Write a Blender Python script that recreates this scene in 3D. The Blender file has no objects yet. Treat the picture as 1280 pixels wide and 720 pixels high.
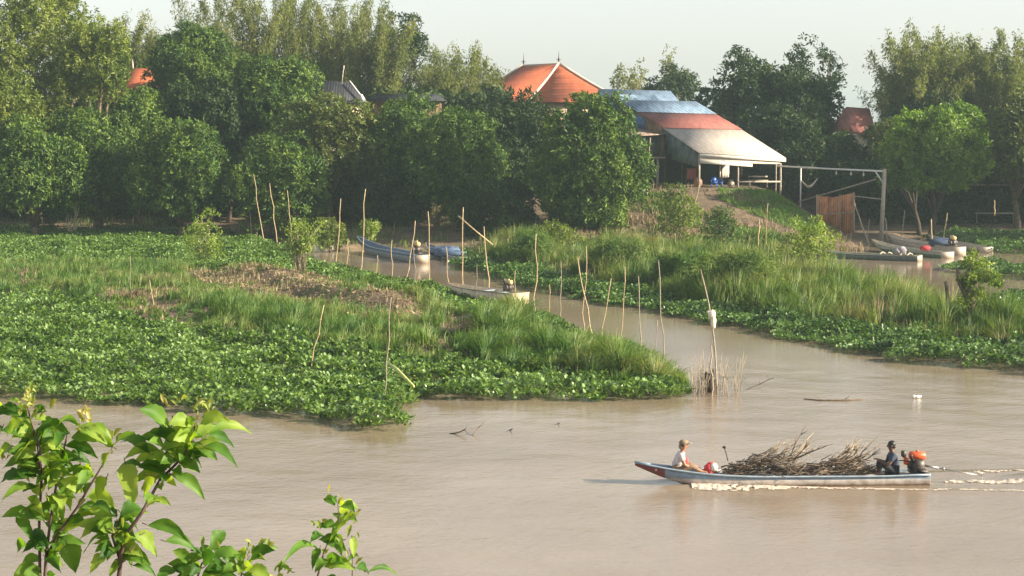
import bpy, math, random
import numpy as np
from mathutils import Vector, Matrix, Quaternion
R = math.radians
rng = np.random.default_rng(7)
random.seed(7)
scene = bpy.context.scene
COL = scene.collection

# ------------------------------------------------------------------ camera
CAM_H, FPX, HZ = 9.8, 2400.0, 150.0
PITCH = math.atan((360 - HZ) / FPX)
cam_d = bpy.data.cameras.new('camera'); cam = bpy.data.objects.new('camera', cam_d); COL.objects.link(cam)
cam.location = (0, 0, CAM_H); cam.rotation_euler = (math.pi / 2 - PITCH, 0, 0)
cam_d.sensor_width = 36; cam_d.lens = 36 * FPX / 1280; cam_d.clip_end = 6000; cam_d.clip_start = .1
scene.camera = cam
cp, sp = math.cos(PITCH), math.sin(PITCH)

def ray(px, py):
    a = (px - 640) / FPX; b = (360 - py) / FPX
    return (a, cp + b * sp, b * cp - sp)
def W(px, py, z=0.0):
    """ground point of the survey: where a sight line meets height z"""
    d = ray(px, py); t = (z - CAM_H) / d[2]
    return np.array([d[0] * t, d[1] * t, z])
def D(px, py, Y):
    d = ray(px, py); t = Y / d[1]
    return np.array([d[0] * t, Y, CAM_H + d[2] * t])
def WP(pts, z=0.0):
    return np.array([W(x, y, z)[:2] for x, y in pts])

# ------------------------------------------------------------------ object helpers
ORG = {}
def props(o, label=None, cat=None, group=None, kind=None):
    if label: o['label'] = label
    if cat: o['category'] = cat
    if group: o['group'] = group
    if kind: o['kind'] = kind
    return o
def thing(name, label, cat, loc, group=None):
    o = bpy.data.objects.new(name, None); COL.objects.link(o)
    o.location = [float(v) for v in loc]; o.empty_display_size = .3
    ORG[o.name] = np.array([float(v) for v in loc])
    return props(o, label, cat, group)
def make_mesh(name, V, F, smooth=False):
    """V (n,3); F list of (m,k) int arrays"""
    me = bpy.data.meshes.new(name)
    V = np.asarray(V, dtype=np.float32)
    Fs = [np.asarray(f, dtype=np.int32) for f in (F if isinstance(F, list) else [F]) if len(f)]
    me.vertices.add(len(V)); me.vertices.foreach_set('co', V.ravel())
    loops = np.concatenate([f.ravel() for f in Fs])
    sizes = np.concatenate([np.full(len(f), f.shape[1], dtype=np.int32) for f in Fs])
    starts = np.concatenate([[0], np.cumsum(sizes)[:-1]]).astype(np.int32)
    me.loops.add(len(loops)); me.loops.foreach_set('vertex_index', loops)
    me.polygons.add(len(sizes)); me.polygons.foreach_set('loop_start', starts)
    if smooth: me.polygons.foreach_set('use_smooth', np.ones(len(sizes), dtype=bool))
    me.update(calc_edges=True)
    return me
def put(name, V, F, mat, parent=None, loc=None, smooth=False, **kw):
    """link world-space geometry as one mesh object (child of parent, or top-level with origin loc)"""
    if parent is not None: o0 = ORG[parent.name]
    elif loc is not None: o0 = np.array([float(v) for v in loc])
    else: o0 = np.zeros(3)
    me = make_mesh(name, np.asarray(V, dtype=float) - o0, F, smooth)
    me.materials.append(mat)
    o = bpy.data.objects.new(name, me); COL.objects.link(o)
    if parent is not None: o.parent = parent
    else: o.location = o0
    ORG[o.name] = o0
    return props(o, **kw)

class MB:
    def __init__(s): s.V = []; s.Q = []; s.T = []; s.n = 0
    def add(s, V, Q=(), T=()):
        V = np.asarray(V, float).reshape(-1, 3)
        s.V.append(V)
        if len(Q): s.Q.append(np.asarray(Q) + s.n)
        if len(T): s.T.append(np.asarray(T) + s.n)
        s.n += len(V); return s
    def box(s, c, size, rot=None, taper=1.0):
        sx, sy, sz = [v / 2 for v in size]
        V = np.array([[x * (taper if z > 0 else 1), y * (taper if z > 0 else 1), z] for z in (-sz, sz) for x, y in ((-sx, -sy), (sx, -sy), (sx, sy), (-sx, sy))])
        if rot is not None: V = V @ np.array(rot).T
        return s.add(V + np.array(c), [[3, 2, 1, 0], [4, 5, 6, 7], [0, 1, 5, 4], [1, 2, 6, 5], [2, 3, 7, 6], [3, 0, 4, 7]])
    def tube(s, pts, radii, n=7, cap=True):
        pts = [np.array(p, float) for p in pts]
        if not hasattr(radii, '__len__'): radii = [radii] * len(pts)
        V = []; prev = None
        for i, p in enumerate(pts):
            t = pts[min(i + 1, len(pts) - 1)] - pts[max(i - 1, 0)]; t = t / (np.linalg.norm(t) + 1e-9)
            if prev is None:
                a = np.cross(t, [0, 0, 1.0]); 
                if np.linalg.norm(a) < .1: a = np.cross(t, [0, 1.0, 0])
            else: a = prev - t * np.dot(prev, t)
            a /= np.linalg.norm(a) + 1e-9; prev = a; b = np.cross(t, a)
            for k in range(n):
                th = 2 * math.pi * k / n
                V.append(p + radii[i] * (math.cos(th) * a + math.sin(th) * b))
        Q = [[i * n + k, i * n + (k + 1) % n, (i + 1) * n + (k + 1) % n, (i + 1) * n + k] for i in range(len(pts) - 1) for k in range(n)]
        T = []
        if cap:
            c0 = len(V); V += [pts[0], pts[-1]]; m = (len(pts) - 1) * n
            T = [[c0, (k + 1) % n, k] for k in range(n)] + [[c0 + 1, m + k, m + (k + 1) % n] for k in range(n)]
        return s.add(V, Q, T)
    def ball(s, c, r, nu=10, nv=7, noise=0, seed=0):
        g = np.random.default_rng(seed); r = np.array(r if hasattr(r, '__len__') else [r] * 3, float)
        V = [[0, 0, 1]] + [[math.sin(math.pi * j / nv) * math.cos(2 * math.pi * i / nu), math.sin(math.pi * j / nv) * math.sin(2 * math.pi * i / nu), math.cos(math.pi * j / nv)] for j in range(1, nv) for i in range(nu)] + [[0, 0, -1]]
        V = np.array(V)
        if noise: V = V * (1 + noise * g.uniform(-1, 1, (len(V), 1)))
        V = V * r + np.array(c)
        T = [[0, 1 + i, 1 + (i + 1) % nu] for i in range(nu)]; L = 1 + (nv - 2) * nu; e = L + nu
        T += [[e, L + (i + 1) % nu, L + i] for i in range(nu)]
        Q = [[1 + j * nu + i, 1 + (j + 1) * nu + i, 1 + (j + 1) * nu + (i + 1) % nu, 1 + j * nu + (i + 1) % nu] for j in range(nv - 2) for i in range(nu)]
        return s.add(V, Q, T)
    def slab(s, quad, th=.04):
        """thin solid from 4 corner points, thickness along its normal"""
        q = np.array(quad, float); n = np.cross(q[1] - q[0], q[3] - q[0]); n /= np.linalg.norm(n)
        V = np.vstack([q - n * th / 2, q + n * th / 2])
        return s.add(V, [[3, 2, 1, 0], [4, 5, 6, 7], [0, 1, 5, 4], [1, 2, 6, 5], [2, 3, 7, 6], [3, 0, 4, 7]])
    def build(s, name, mat, parent=None, smooth=False, **kw):
        F = []
        if s.Q: F.append(np.vstack(s.Q))
        if s.T: F.append(np.vstack(s.T))
        return put(name, np.vstack(s.V), F, mat, parent, smooth=smooth, **kw)

# ------------------------------------------------------------------ numpy noise
_P = np.random.default_rng(11).permutation(512)
_G = np.random.default_rng(12).uniform(-1, 1, 512)
def vnoise(x, y, sc=1.0, seed=0):
    x = np.asarray(x, float) * sc + seed * 17.3; y = np.asarray(y, float) * sc + seed * 9.1
    xi = np.floor(x).astype(int); yi = np.floor(y).astype(int); fx = x - xi; fy = y - yi
    fx = fx * fx * (3 - 2 * fx); fy = fy * fy * (3 - 2 * fy)
    def h(a, b): return _G[(_P[(a) & 511] + b) & 511]
    return (h(xi, yi) * (1 - fx) + h(xi + 1, yi) * fx) * (1 - fy) + (h(xi, yi + 1) * (1 - fx) + h(xi + 1, yi + 1) * fx) * fy
def fbm(x, y, sc=1.0, seed=0, o=3):
    return sum(vnoise(x, y, sc * 2 ** k, seed + k * 3) / 2 ** k for k in range(o))
def smooth(t): t = np.clip(t, 0, 1); return t * t * (3 - 2 * t)
def sdf(poly, x, y):
    """signed distance, positive inside"""
    x = np.asarray(x, float); y = np.asarray(y, float)
    d = np.full(x.shape, 1e9); ins = np.zeros(x.shape, bool); n = len(poly)
    for i in range(n):
        ax, ay = poly[i]; bx, by = poly[(i + 1) % n]
        ex, ey = bx - ax, by - ay; t = np.clip(((x - ax) * ex + (y - ay) * ey) / (ex * ex + ey * ey + 1e-12), 0, 1)
        d = np.minimum(d, np.hypot(x - ax - ex * t, y - ay - ey * t))
        c = ((ay > y) != (by > y)); xx = ax + (y - ay) * ex / (ey if abs(ey) > 1e-9 else 1e-9)
        ins ^= (c & (x < xx))
    return np.where(ins, d, -d)

# ------------------------------------------------------------------ materials
def newmat(name):
    m = bpy.data.materials.new(name); m.use_nodes = True; nt = m.node_tree
    return m, nt, nt.nodes, nt.links, nt.nodes['Principled BSDF']
def mat_simple(name, col, rough=.7, var=.25, scale=3.0, bump=0.0, bscale=20.0, metal=0.0, col2=None, spec=.5, coat=0):
    m, nt, N, L, P = newmat(name)
    tc = N.new('ShaderNodeTexCoord'); nz = N.new('ShaderNodeTexNoise'); nz.inputs['Scale'].default_value = scale; nz.inputs['Detail'].default_value = 6
    L.new(tc.outputs['Object'], nz.inputs['Vector'])
    rp = N.new('ShaderNodeValToRGB'); L.new(nz.outputs['Fac'], rp.inputs['Fac'])
    c2 = col2 or [min(1, c * (1 + var)) for c in col]; c1 = [c * (1 - var) for c in col]
    rp.color_ramp.elements[0].position = .3; rp.color_ramp.elements[1].position = .7
    rp.color_ramp.elements[0].color = (*c1, 1); rp.color_ramp.elements[1].color = (*c2, 1)
    L.new(rp.outputs['Color'], P.inputs['Base Color'])
    P.inputs['Roughness'].default_value = rough; P.inputs['Metallic'].default_value = metal; P.inputs['Specular IOR Level'].default_value = spec
    if bump:
        nb = N.new('ShaderNodeTexNoise'); nb.inputs['Scale'].default_value = bscale; nb.inputs['Detail'].default_value = 4
        L.new(tc.outputs['Object'], nb.inputs['Vector'])
        b = N.new('ShaderNodeBump'); b.inputs['Strength'].default_value = bump; b.inputs['Distance'].default_value = .1
        L.new(nb.outputs['Fac'], b.inputs['Height']); L.new(b.outputs['Normal'], P.inputs['Normal'])
    return m
def mat_leaf(name, cols, trans=.35, rough=.5, nscale=.5, tcol=None, spec=.4, rnd=.55):
    """foliage: colour per leaf (random per island) mixed with a large-scale patch noise; light passes through"""
    m, nt, N, L, P = newmat(name)
    geo = N.new('ShaderNodeNewGeometry'); tc = N.new('ShaderNodeTexCoord')
    nz = N.new('ShaderNodeTexNoise'); nz.inputs['Scale'].default_value = nscale; nz.inputs['Detail'].default_value = 3
    L.new(tc.outputs['Object'], nz.inputs['Vector'])
    mx = N.new('ShaderNodeMath'); mx.operation = 'MULTIPLY_ADD'; mx.inputs[1].default_value = 1.7; mx.inputs[2].default_value = -.6
    L.new(nz.outputs['Fac'], mx.inputs[0])
    ad = N.new('ShaderNodeMath'); ad.operation = 'MULTIPLY_ADD'; ad.inputs[1].default_value = rnd
    L.new(geo.outputs['Random Per Island'], ad.inputs[0]); L.new(mx.outputs[0], ad.inputs[2])
    rp = N.new('ShaderNodeValToRGB'); L.new(ad.outputs[0], rp.inputs['Fac'])
    cr = rp.color_ramp
    n = len(cols)
    while len(cr.elements) < n: cr.elements.new(.5)
    for i, c in enumerate(cols):
        cr.elements[i].position = .05 + .9 * i / (n - 1); cr.elements[i].color = (*c, 1)
    L.new(rp.outputs['Color'], P.inputs['Base Color']); P.inputs['Roughness'].default_value = rough; P.inputs['Specular IOR Level'].default_value = spec
    tr = N.new('ShaderNodeBsdfTranslucent'); hs = N.new('ShaderNodeMix'); hs.data_type = 'RGBA'; hs.blend_type = 'MULTIPLY'; hs.inputs[0].default_value = 1
    L.new(rp.outputs['Color'], hs.inputs[6]); hs.inputs[7].default_value = (*(tcol or (1.5, 1.6, .6)), 1)
    L.new(hs.outputs[2], tr.inputs['Color'])
    ms = N.new('ShaderNodeMixShader'); ms.inputs[0].default_value = trans
    L.new(P.outputs[0], ms.inputs[1]); L.new(tr.outputs[0], ms.inputs[2]); L.new(ms.outputs[0], N['Material Output'].inputs['Surface'])
    return m
def mat_ribbed(name, col, period=.2, axis='X', rough=.5, metal=0.0, var=.2, strength=.6, rust=None, rot=0.0, ribs=.35):
    """corrugated sheet or boards: ribs across one object axis, weathering noise"""
    m, nt, N, L, P = newmat(name)
    tc = N.new('ShaderNodeTexCoord'); mp = N.new('ShaderNodeMapping'); mp.inputs['Rotation'].default_value = (0, 0, rot)
    L.new(tc.outputs['Object'], mp.inputs['Vector'])
    wv = N.new('ShaderNodeTexWave'); wv.bands_direction = axis; wv.inputs['Scale'].default_value = .314 / period; wv.inputs['Distortion'].default_value = .3
    L.new(mp.outputs[0], wv.inputs['Vector'])
    nz = N.new('ShaderNodeTexNoise'); nz.inputs['Scale'].default_value = 1.1; nz.inputs['Detail'].default_value = 7; nz.inputs['Roughness'].default_value = .65
    mp2 = N.new('ShaderNodeMapping'); mp2.inputs['Rotation'].default_value = (0, 0, rot); mp2.inputs['Scale'].default_value = (2, .5, .8); L.new(tc.outputs['Object'], mp2.inputs['Vector'])
    L.new(mp2.outputs[0], nz.inputs['Vector'])
    rp = N.new('ShaderNodeValToRGB'); L.new(nz.outputs['Fac'], rp.inputs['Fac'])
    rp.color_ramp.elements[0].position = .32; rp.color_ramp.elements[1].position = .62
    rp.color_ramp.elements[0].color = (*(rust or [c * (1 - var * 1.6) for c in col]), 1); rp.color_ramp.elements[1].color = (*[min(1, c * (1 + var)) for c in col], 1)
    mm = N.new('ShaderNodeMix'); mm.data_type = 'RGBA'; mm.blend_type = 'MULTIPLY'; mm.inputs[0].default_value = ribs
    L.new(rp.outputs['Color'], mm.inputs[6]); L.new(wv.outputs['Color'], mm.inputs[7])
    L.new(mm.outputs[2], P.inputs['Base Color'])
    b = N.new('ShaderNodeBump'); b.inputs['Strength'].default_value = strength; b.inputs['Distance'].default_value = .05
    L.new(wv.outputs['Fac'], b.inputs['Height']); L.new(b.outputs['Normal'], P.inputs['Normal'])
    P.inputs['Roughness'].default_value = rough; P.inputs['Metallic'].default_value = metal; P.inputs['Specular IOR Level'].default_value = .2
    return m
M = {}
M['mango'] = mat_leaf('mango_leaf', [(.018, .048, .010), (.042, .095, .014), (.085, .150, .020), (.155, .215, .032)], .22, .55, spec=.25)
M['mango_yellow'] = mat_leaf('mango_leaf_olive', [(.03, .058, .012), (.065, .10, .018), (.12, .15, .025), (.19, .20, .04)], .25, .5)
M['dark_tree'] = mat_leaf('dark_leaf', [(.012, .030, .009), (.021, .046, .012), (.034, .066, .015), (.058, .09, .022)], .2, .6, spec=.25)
M['bamboo_leaf'] = mat_leaf('bamboo_leaf', [(.06, .09, .028), (.11, .14, .04), (.17, .19, .06), (.25, .25, .09)], .4, .7, .35, spec=.2)
M['light_tree'] = mat_leaf('light_leaf', [(.04, .075, .012), (.09, .135, .018), (.16, .205, .028), (.24, .27, .045)], .35, .5, .3)
M['bright_tree'] = mat_leaf('bright_leaf', [(.04, .09, .01), (.09, .17, .016), (.16, .26, .025), (.24, .35, .04)], .38, .5, .4)
M['shrub'] = mat_leaf('shrub_leaf', [(.06, .11, .015), (.13, .20, .028), (.21, .28, .04), (.31, .36, .08)], .35, .5, .8)
M['hyacinth'] = mat_leaf('hyacinth_leaf', [(.018, .050, .008), (.040, .092, .012), (.072, .145, .018), (.14, .22, .035), (.20, .31, .11)], .22, .30, .5, spec=.4, rnd=.72)  # palest ramp colour paints sun glints onto some of the leaves
M['hyacinth_dark'] = mat_leaf('hyacinth_leaf_deep', [(.014, .044, .009), (.030, .078, .013), (.055, .12, .019), (.105, .18, .035), (.18, .29, .11)], .2, .30, .5, spec=.4, rnd=.68)  # last colour again holds painted glints among the pale leaves
M['grass'] = mat_leaf('grass_blade', [(.025, .07, .012), (.05, .12, .02), (.085, .165, .028), (.14, .20, .045), (.24, .24, .10)], .35, .6, .35)
M['reed'] = mat_leaf('reed_blade', [(.022, .06, .012), (.05, .11, .02), (.09, .155, .028), (.155, .20, .05), (.27, .25, .11)], .35, .6, .3)
M['mound_grass'] = mat_leaf('mound_grass_blade', [(.06, .14, .015), (.10, .20, .022), (.16, .26, .035)], .35, .6, .4)
M['dry'] = mat_leaf('dry_blade', [(.10, .075, .04), (.18, .135, .075), (.27, .21, .12), (.36, .29, .18)], .2, .8, .5, tcol=(1.1, 1, .7))
M['bark'] = mat_simple('bark', (.14, .10, .065), .9, .4, 4, .5)
M['bark_pale'] = mat_simple('bark_pale', (.32, .26, .18), .9, .35, 5, .4)
M['bamboo'] = mat_simple('bamboo_culm', (.42, .31, .17), .55, .3, 6, .1)
M['bamboo_grey'] = mat_simple('bamboo_grey', (.30, .25, .18), .7, .3, 6, .1)
M['bamboo_green'] = mat_simple('bamboo_green', (.20, .22, .08), .6, .3, 3, .1)
# ------------------------------------------------------------------ light, sky
SUN = Vector((.97, -.20, 0)).normalized(); EL = R(24)
w = bpy.data.worlds.new('World'); scene.world = w; w.use_nodes = True
nt = w.node_tree; bg = nt.nodes['Background']
sky = nt.nodes.new('ShaderNodeTexSky'); sky.sky_type = 'NISHITA'; sky.sun_disc = False
sky.sun_elevation = EL; sky.sun_rotation = math.atan2(SUN.x, SUN.y); sky.dust_density = 1.2; sky.air_density = 1.0; sky.ozone_density = 1.0
hsv = nt.nodes.new('ShaderNodeHueSaturation'); hsv.inputs['Saturation'].default_value = .35; hsv.inputs['Value'].default_value = .54
nt.links.new(sky.outputs[0], hsv.inputs['Color']); nt.links.new(hsv.outputs[0], bg.inputs['Color'])
bg.inputs['Strength'].default_value = .15
sd = bpy.data.lights.new('sun', 'SUN'); sd.energy = 5.0; sd.angle = R(.6); sd.color = (1, .86, .66)
so = bpy.data.objects.new('sun', sd); COL.objects.link(so)
to_sun = Vector((SUN.x * math.cos(EL), SUN.y * math.cos(EL), math.sin(EL)))
so.rotation_euler = to_sun.to_track_quat('Z', 'Y').to_euler(); so.location = (60, -20, 60)
scene.view_settings.view_transform = 'Standard'; scene.view_settings.look = 'None'
scene.view_settings.exposure = 1.42; scene.view_settings.gamma = 1
scene.cycles.max_bounces = 8; scene.cycles.volume_bounces = 1; scene.cycles.use_denoising = True
scene.cycles.transparent_max_bounces = 8

# ------------------------------------------------------------------ land outlines (surveyed at water level)
ISLE = WP([(-1800, 345), (-300, 372), (60, 378), (150, 400), (210, 418), (300, 432), (400, 446), (480, 462), (560, 468), (660, 474), (760, 482), (835, 487),
           (838, 482), (800, 466), (740, 446), (700, 430), (640, 415), (560, 395), (470, 375), (400, 361), (340, 350), (240, 342), (-300, 328), (-1800, 310)])
ISLE_MAT = WP([(-1800, 470), (-300, 492), (0, 500), (90, 506), (170, 512), (250, 517), (330, 524), (400, 531), (450, 539), (490, 543), (530, 541), (548, 536), (525, 522), (515, 509), (540, 502),
               (600, 504), (660, 501), (760, 503), (850, 501), (878, 496), (850, 482), (852, 466), (825, 450), (780, 436), (750, 424), (700, 404), (640, 384), (560, 365), (500, 354), (440, 343), (400, 328), (370, 316), (330, 303), (290, 294),
               (150, 291), (-300, 289), (-1800, 285)])
PEN = WP([(590, 322), (680, 345), (780, 368), (880, 388), (980, 404), (1080, 420), (1180, 436), (1300, 446), (2600, 560), (2600, 420), (1400, 425), (1260, 414), (1200, 402), (1150, 386), (1100, 370), (1040, 348), (960, 332), (880, 326), (800, 322), (650, 312), (620, 311)])
PEN_MAT = WP([(555, 325), (570, 336), (615, 350), (660, 363), (740, 380), (800, 391), (850, 399), (890, 408), (940, 417), (1000, 430), (1080, 447), (1130, 456), (1200, 461), (1250, 464), (1290, 472), (2600, 640),
              (2600, 420), (1330, 372), (1270, 374), (1230, 380), (1190, 396), (1150, 384), (1040, 342), (800, 312), (620, 315)])
FAR_MAT = WP([(1172, 337), (1190, 342), (1240, 348), (1300, 352), (1500, 356), (1500, 342), (1290, 336), (1230, 333), (1190, 334)])
BACK_MAT = WP([(1150, 300), (1200, 310), (1235, 317), (1290, 319), (1500, 322), (1500, 292), (1290, 290), (1200, 290)])
BACK = np.vstack([WP([(-1800, 287), (-300, 290), (290, 292), (360, 306), (420, 314), (480, 309), (540, 312), (600, 316), (700, 320), (900, 318), (1010, 318), (1060, 312), (1092, 304), (1130, 296), (1180, 296), (1290, 297), (1700, 300)]),
                  [[320, 155], [420, 300], [420, 2000], [-420, 2000], [-420, 300], [-320, 172]]])
HUMPS = [WP([(240, 334), (330, 332), (430, 360), (520, 382), (570, 394), (500, 402), (400, 392), (310, 362)]), WP([(575, 404), (640, 404), (680, 424), (640, 440), (590, 444)])]
PLX, PLY = 21.8, 163.5

def height(x, y):
    x = np.asarray(x, float); y = np.asarray(y, float)
    a = sdf(ISLE, x, y); b = sdf(PEN, x, y); c = sdf(BACK, x, y)
    bed = lambda s: -1.0 * smooth(-s / 4)
    n = fbm(x, y, .35, 1)
    h1 = np.where(a > 0, .32 * smooth(a / .8) + .28 * smooth(a / 5) + .12 * n * smooth(a / 2), bed(a))
    for hp0 in HUMPS: h1 = h1 + .6 * smooth((sdf(hp0, x, y) + .4) / 1.6) * (a > 0)
    h2 = np.where(b > 0, .25 * smooth(b / 1.0) + .25 * smooth(b / 5) + .1 * n * smooth(b / 2), bed(b))
    top = np.where(x > 26, 2.6, 3.6)
    h3 = np.where(c > 0, .3 * smooth(c / 1.0) + (top - .3) * smooth((c - .5) / 24) + .15 * n * smooth(c / 4), bed(c))
    dx = np.maximum(x - PLX, 0); dy = np.maximum(PLY - y, 0)
    m = 3.9 - np.sqrt((.58 * dx) ** 2 + (.21 * dy) ** 2) - .35 * smooth((8 - x) / 8) * 6
    m = np.where(x < 4, -2, m) + .1 * n
    m = np.where((y > 175) & (x > PLX), -2, m)
    bank = 8.2 - 9.4 * smooth((y - 5.5) / 22)
    return np.maximum(np.maximum.reduce([h1, h2, h3, m]), bank)
def hz(x, y): return float(height(np.array([x]), np.array([y]))[0])

def axis_nodes(lo, hi, step, far, near_lo=None):
    a = list(np.arange(lo, hi + step, step)); s = step
    p = a[-1]
    while p < far: s *= 1.35; p = min(p + s, far); a.append(p)
    s = step; p = a[0]; pre = []
    lim = -far if near_lo is None else near_lo
    while p > lim: s *= 1.35; p = max(p - s, lim); pre.append(p)
    return np.array(pre[::-1] + a)
def grid_mesh(xs, ys, zf):
    X, Y = np.meshgrid(xs, ys); Z = zf(X.ravel(), Y.ravel())
    V = np.stack([X.ravel(), Y.ravel(), Z], 1); nx = len(xs)
    i = (np.arange(len(ys) - 1)[:, None] * nx + np.arange(nx - 1)[None]).ravel()
    return V, np.stack([i, i + 1, i + nx + 1, i + nx], 1)

m, nt, N, L, P = newmat('soil')
tc = N.new('ShaderNodeTexCoord'); n1 = N.new('ShaderNodeTexNoise'); n1.inputs['Scale'].default_value = .6; n1.inputs['Detail'].default_value = 9; n1.inputs['Roughness'].default_value = .7
n2 = N.new('ShaderNodeTexNoise'); n2.inputs['Scale'].default_value = 7; n2.inputs['Detail'].default_value = 6
L.new(tc.outputs['Object'], n1.inputs['Vector']); L.new(tc.outputs['Object'], n2.inputs['Vector'])
r1 = N.new('ShaderNodeValToRGB'); cr = r1.color_ramp; cr.elements[0].position = .32; cr.elements[1].position = .7
cr.elements[0].color = (.065, .045, .028, 1); cr.elements[1].color = (.25, .175, .105, 1); e = cr.elements.new(.5); e.color = (.135, .095, .058, 1)
L.new(n1.outputs['Fac'], r1.inputs['Fac'])
mm = N.new('ShaderNodeMix'); mm.data_type = 'RGBA'; mm.blend_type = 'OVERLAY'; mm.inputs[0].default_value = .6
L.new(r1.outputs['Color'], mm.inputs[6]); L.new(n2.outputs['Fac'], mm.inputs[7]); L.new(mm.outputs[2], P.inputs['Base Color'])
bp = N.new('ShaderNodeBump'); bp.inputs['Strength'].default_value = .9; bp.inputs['Distance'].default_value = .12; L.new(n2.outputs['Fac'], bp.inputs['Height']); L.new(bp.outputs['Normal'], P.inputs['Normal'])
P.inputs['Roughness'].default_value = .95
M['soil'] = m
xs = axis_nodes(-42, 50, .42, 1500); ys = axis_nodes(56, 205, .42, 1500, -120)
ys = np.unique(np.concatenate([ys, np.arange(0, 34, 1.5)]))
V, F = grid_mesh(xs, ys, height)
put('ground', V, F, M['soil'], smooth=True, kind='structure')

# water ------------------------------------------------------------
BX0, BX1, BY = 3.45, 11.25, 51.4     # bow and stern of the moving boat
def water_h(x, y):
    f = smooth((34 - np.abs(x)) / 6) * smooth((y - 34) / 6) * smooth((96 - y) / 20)
    z = .003 * np.sin(x * 1.3 + y * 2.1 + 2 * vnoise(x, y, .3)) + .007 * fbm(x, y * 1.3, .9, 5)
    # bow wave and stern wake of the boat travelling to -x
    s = x - BX0; d = np.abs(y - BY)
    v = np.exp(-((d - .50 - .10 * s) / .28) ** 2) * smooth(s / 1.2) * np.exp(-np.clip(s, 0, 99) / 14) * .07
    st = x - BX1; trail = np.exp(-((y - BY - .5) / .8) ** 2) * smooth((st - .6) / 2) * (.05 * np.sin(st * 2.6) + .05)
    return (z + np.where(s > 0, v, 0) + np.where(st > 0, trail, 0)) * f
m, nt, N, L, P = newmat('river_water')
tc = N.new('ShaderNodeTexCoord'); mp = N.new('ShaderNodeMapping'); mp.inputs['Scale'].default_value = (1, 1.25, 1); L.new(tc.outputs['Object'], mp.inputs['Vector'])
a1 = N.new('ShaderNodeTexNoise'); a1.inputs['Scale'].default_value = 3.2; a1.inputs['Detail'].default_value = 5; a1.inputs['Roughness'].default_value = .6; L.new(mp.outputs[0], a1.inputs['Vector'])
a2 = N.new('ShaderNodeTexNoise'); a2.inputs['Scale'].default_value = .12; a2.inputs['Detail'].default_value = 4; L.new(mp.outputs[0], a2.inputs['Vector'])
r = N.new('ShaderNodeValToRGB'); r.color_ramp.elements[0].position = .35; r.color_ramp.elements[1].position = .68
r.color_ramp.elements[0].color = (.215, .165, .112, 1); r.color_ramp.elements[1].color = (.275, .222, .165, 1)
L.new(a2.outputs['Fac'], r.inputs['Fac']); L.new(r.outputs['Color'], P.inputs['Base Color'])
# calmer water between the banks, rippled water on the open river
sx = N.new('ShaderNodeSeparateXYZ'); L.new(tc.outputs['Object'], sx.inputs[0])
mr = N.new('ShaderNodeMapRange'); mr.inputs[1].default_value = 72; mr.inputs[2].default_value = 105; mr.inputs[3].default_value = .36; mr.inputs[4].default_value = .10
L.new(sx.outputs[1], mr.inputs[0])
bp = N.new('ShaderNodeBump'); bp.inputs['Distance'].default_value = .05; L.new(mr.outputs[0], bp.inputs['Strength']); L.new(a1.outputs['Fac'], bp.inputs['Height']); L.new(bp.outputs['Normal'], P.inputs['Normal'])
P.inputs['Roughness'].default_value = .08; P.inputs['IOR'].default_value = 1.42; P.inputs['Specular IOR Level'].default_value = .5
M['water'] = m
xs = axis_nodes(-20, 22, .16, 1500); ys = axis_nodes(42, 74, .16, 1500, 12)
V, F = grid_mesh(xs, ys, water_h)
put('water', V, F, M['water'], smooth=True, kind='structure')

# haze ----------------------------------------------------------------
hb = MB(); hb.box((0, 740, 16.5), (3100, 1900, 39))
m, nt, N, L, P = newmat('haze_air'); N.remove(P)
pv = N.new('ShaderNodeVolumePrincipled'); pv.inputs['Color'].default_value = (.62, .82, .88, 1); pv.inputs['Density'].default_value = .0003; pv.inputs['Anisotropy'].default_value = .25
L.new(pv.outputs[0], N['Material Output'].inputs['Volume']); M['haze'] = m; M['bark_dark'] = mat_simple('bark_dark', (.065, .05, .038), .95, .35, 4, .4)
HAZE = hb.build('haze', m, kind='stuff')

# ------------------------------------------------------------------ foliage
def unit(v): return v / (np.linalg.norm(v, axis=-1, keepdims=True) + 1e-9)
def leaves(Pc, T, Ln, Wd, g, up=None, fold=.25):
    """diamond leaves: start at Pc, run along T; returns V,F (two tris folded on the midrib)"""
    n = len(Pc); r = unit(g.normal(size=(n, 3))) if up is None else unit(up + .38 * g.normal(size=(n, 3)))
    S = unit(np.cross(T, r)); Nn = np.cross(S, T)
    Ln = np.asarray(Ln).reshape(-1, 1); Wd = np.asarray(Wd).reshape(-1, 1)
    mid = Pc + T * Ln * .45; tip = Pc + T * Ln - Nn * Ln * .1
    V = np.stack([Pc, mid + S * Wd / 2 + Nn * Wd * fold, tip, mid - S * Wd / 2 + Nn * Wd * fold], 1).reshape(-1, 3)
    i = np.arange(n)[:, None] * 4
    return V, np.vstack([i + np.array([[0, 1, 2]]), i + np.array([[0, 2, 3]])])
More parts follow.
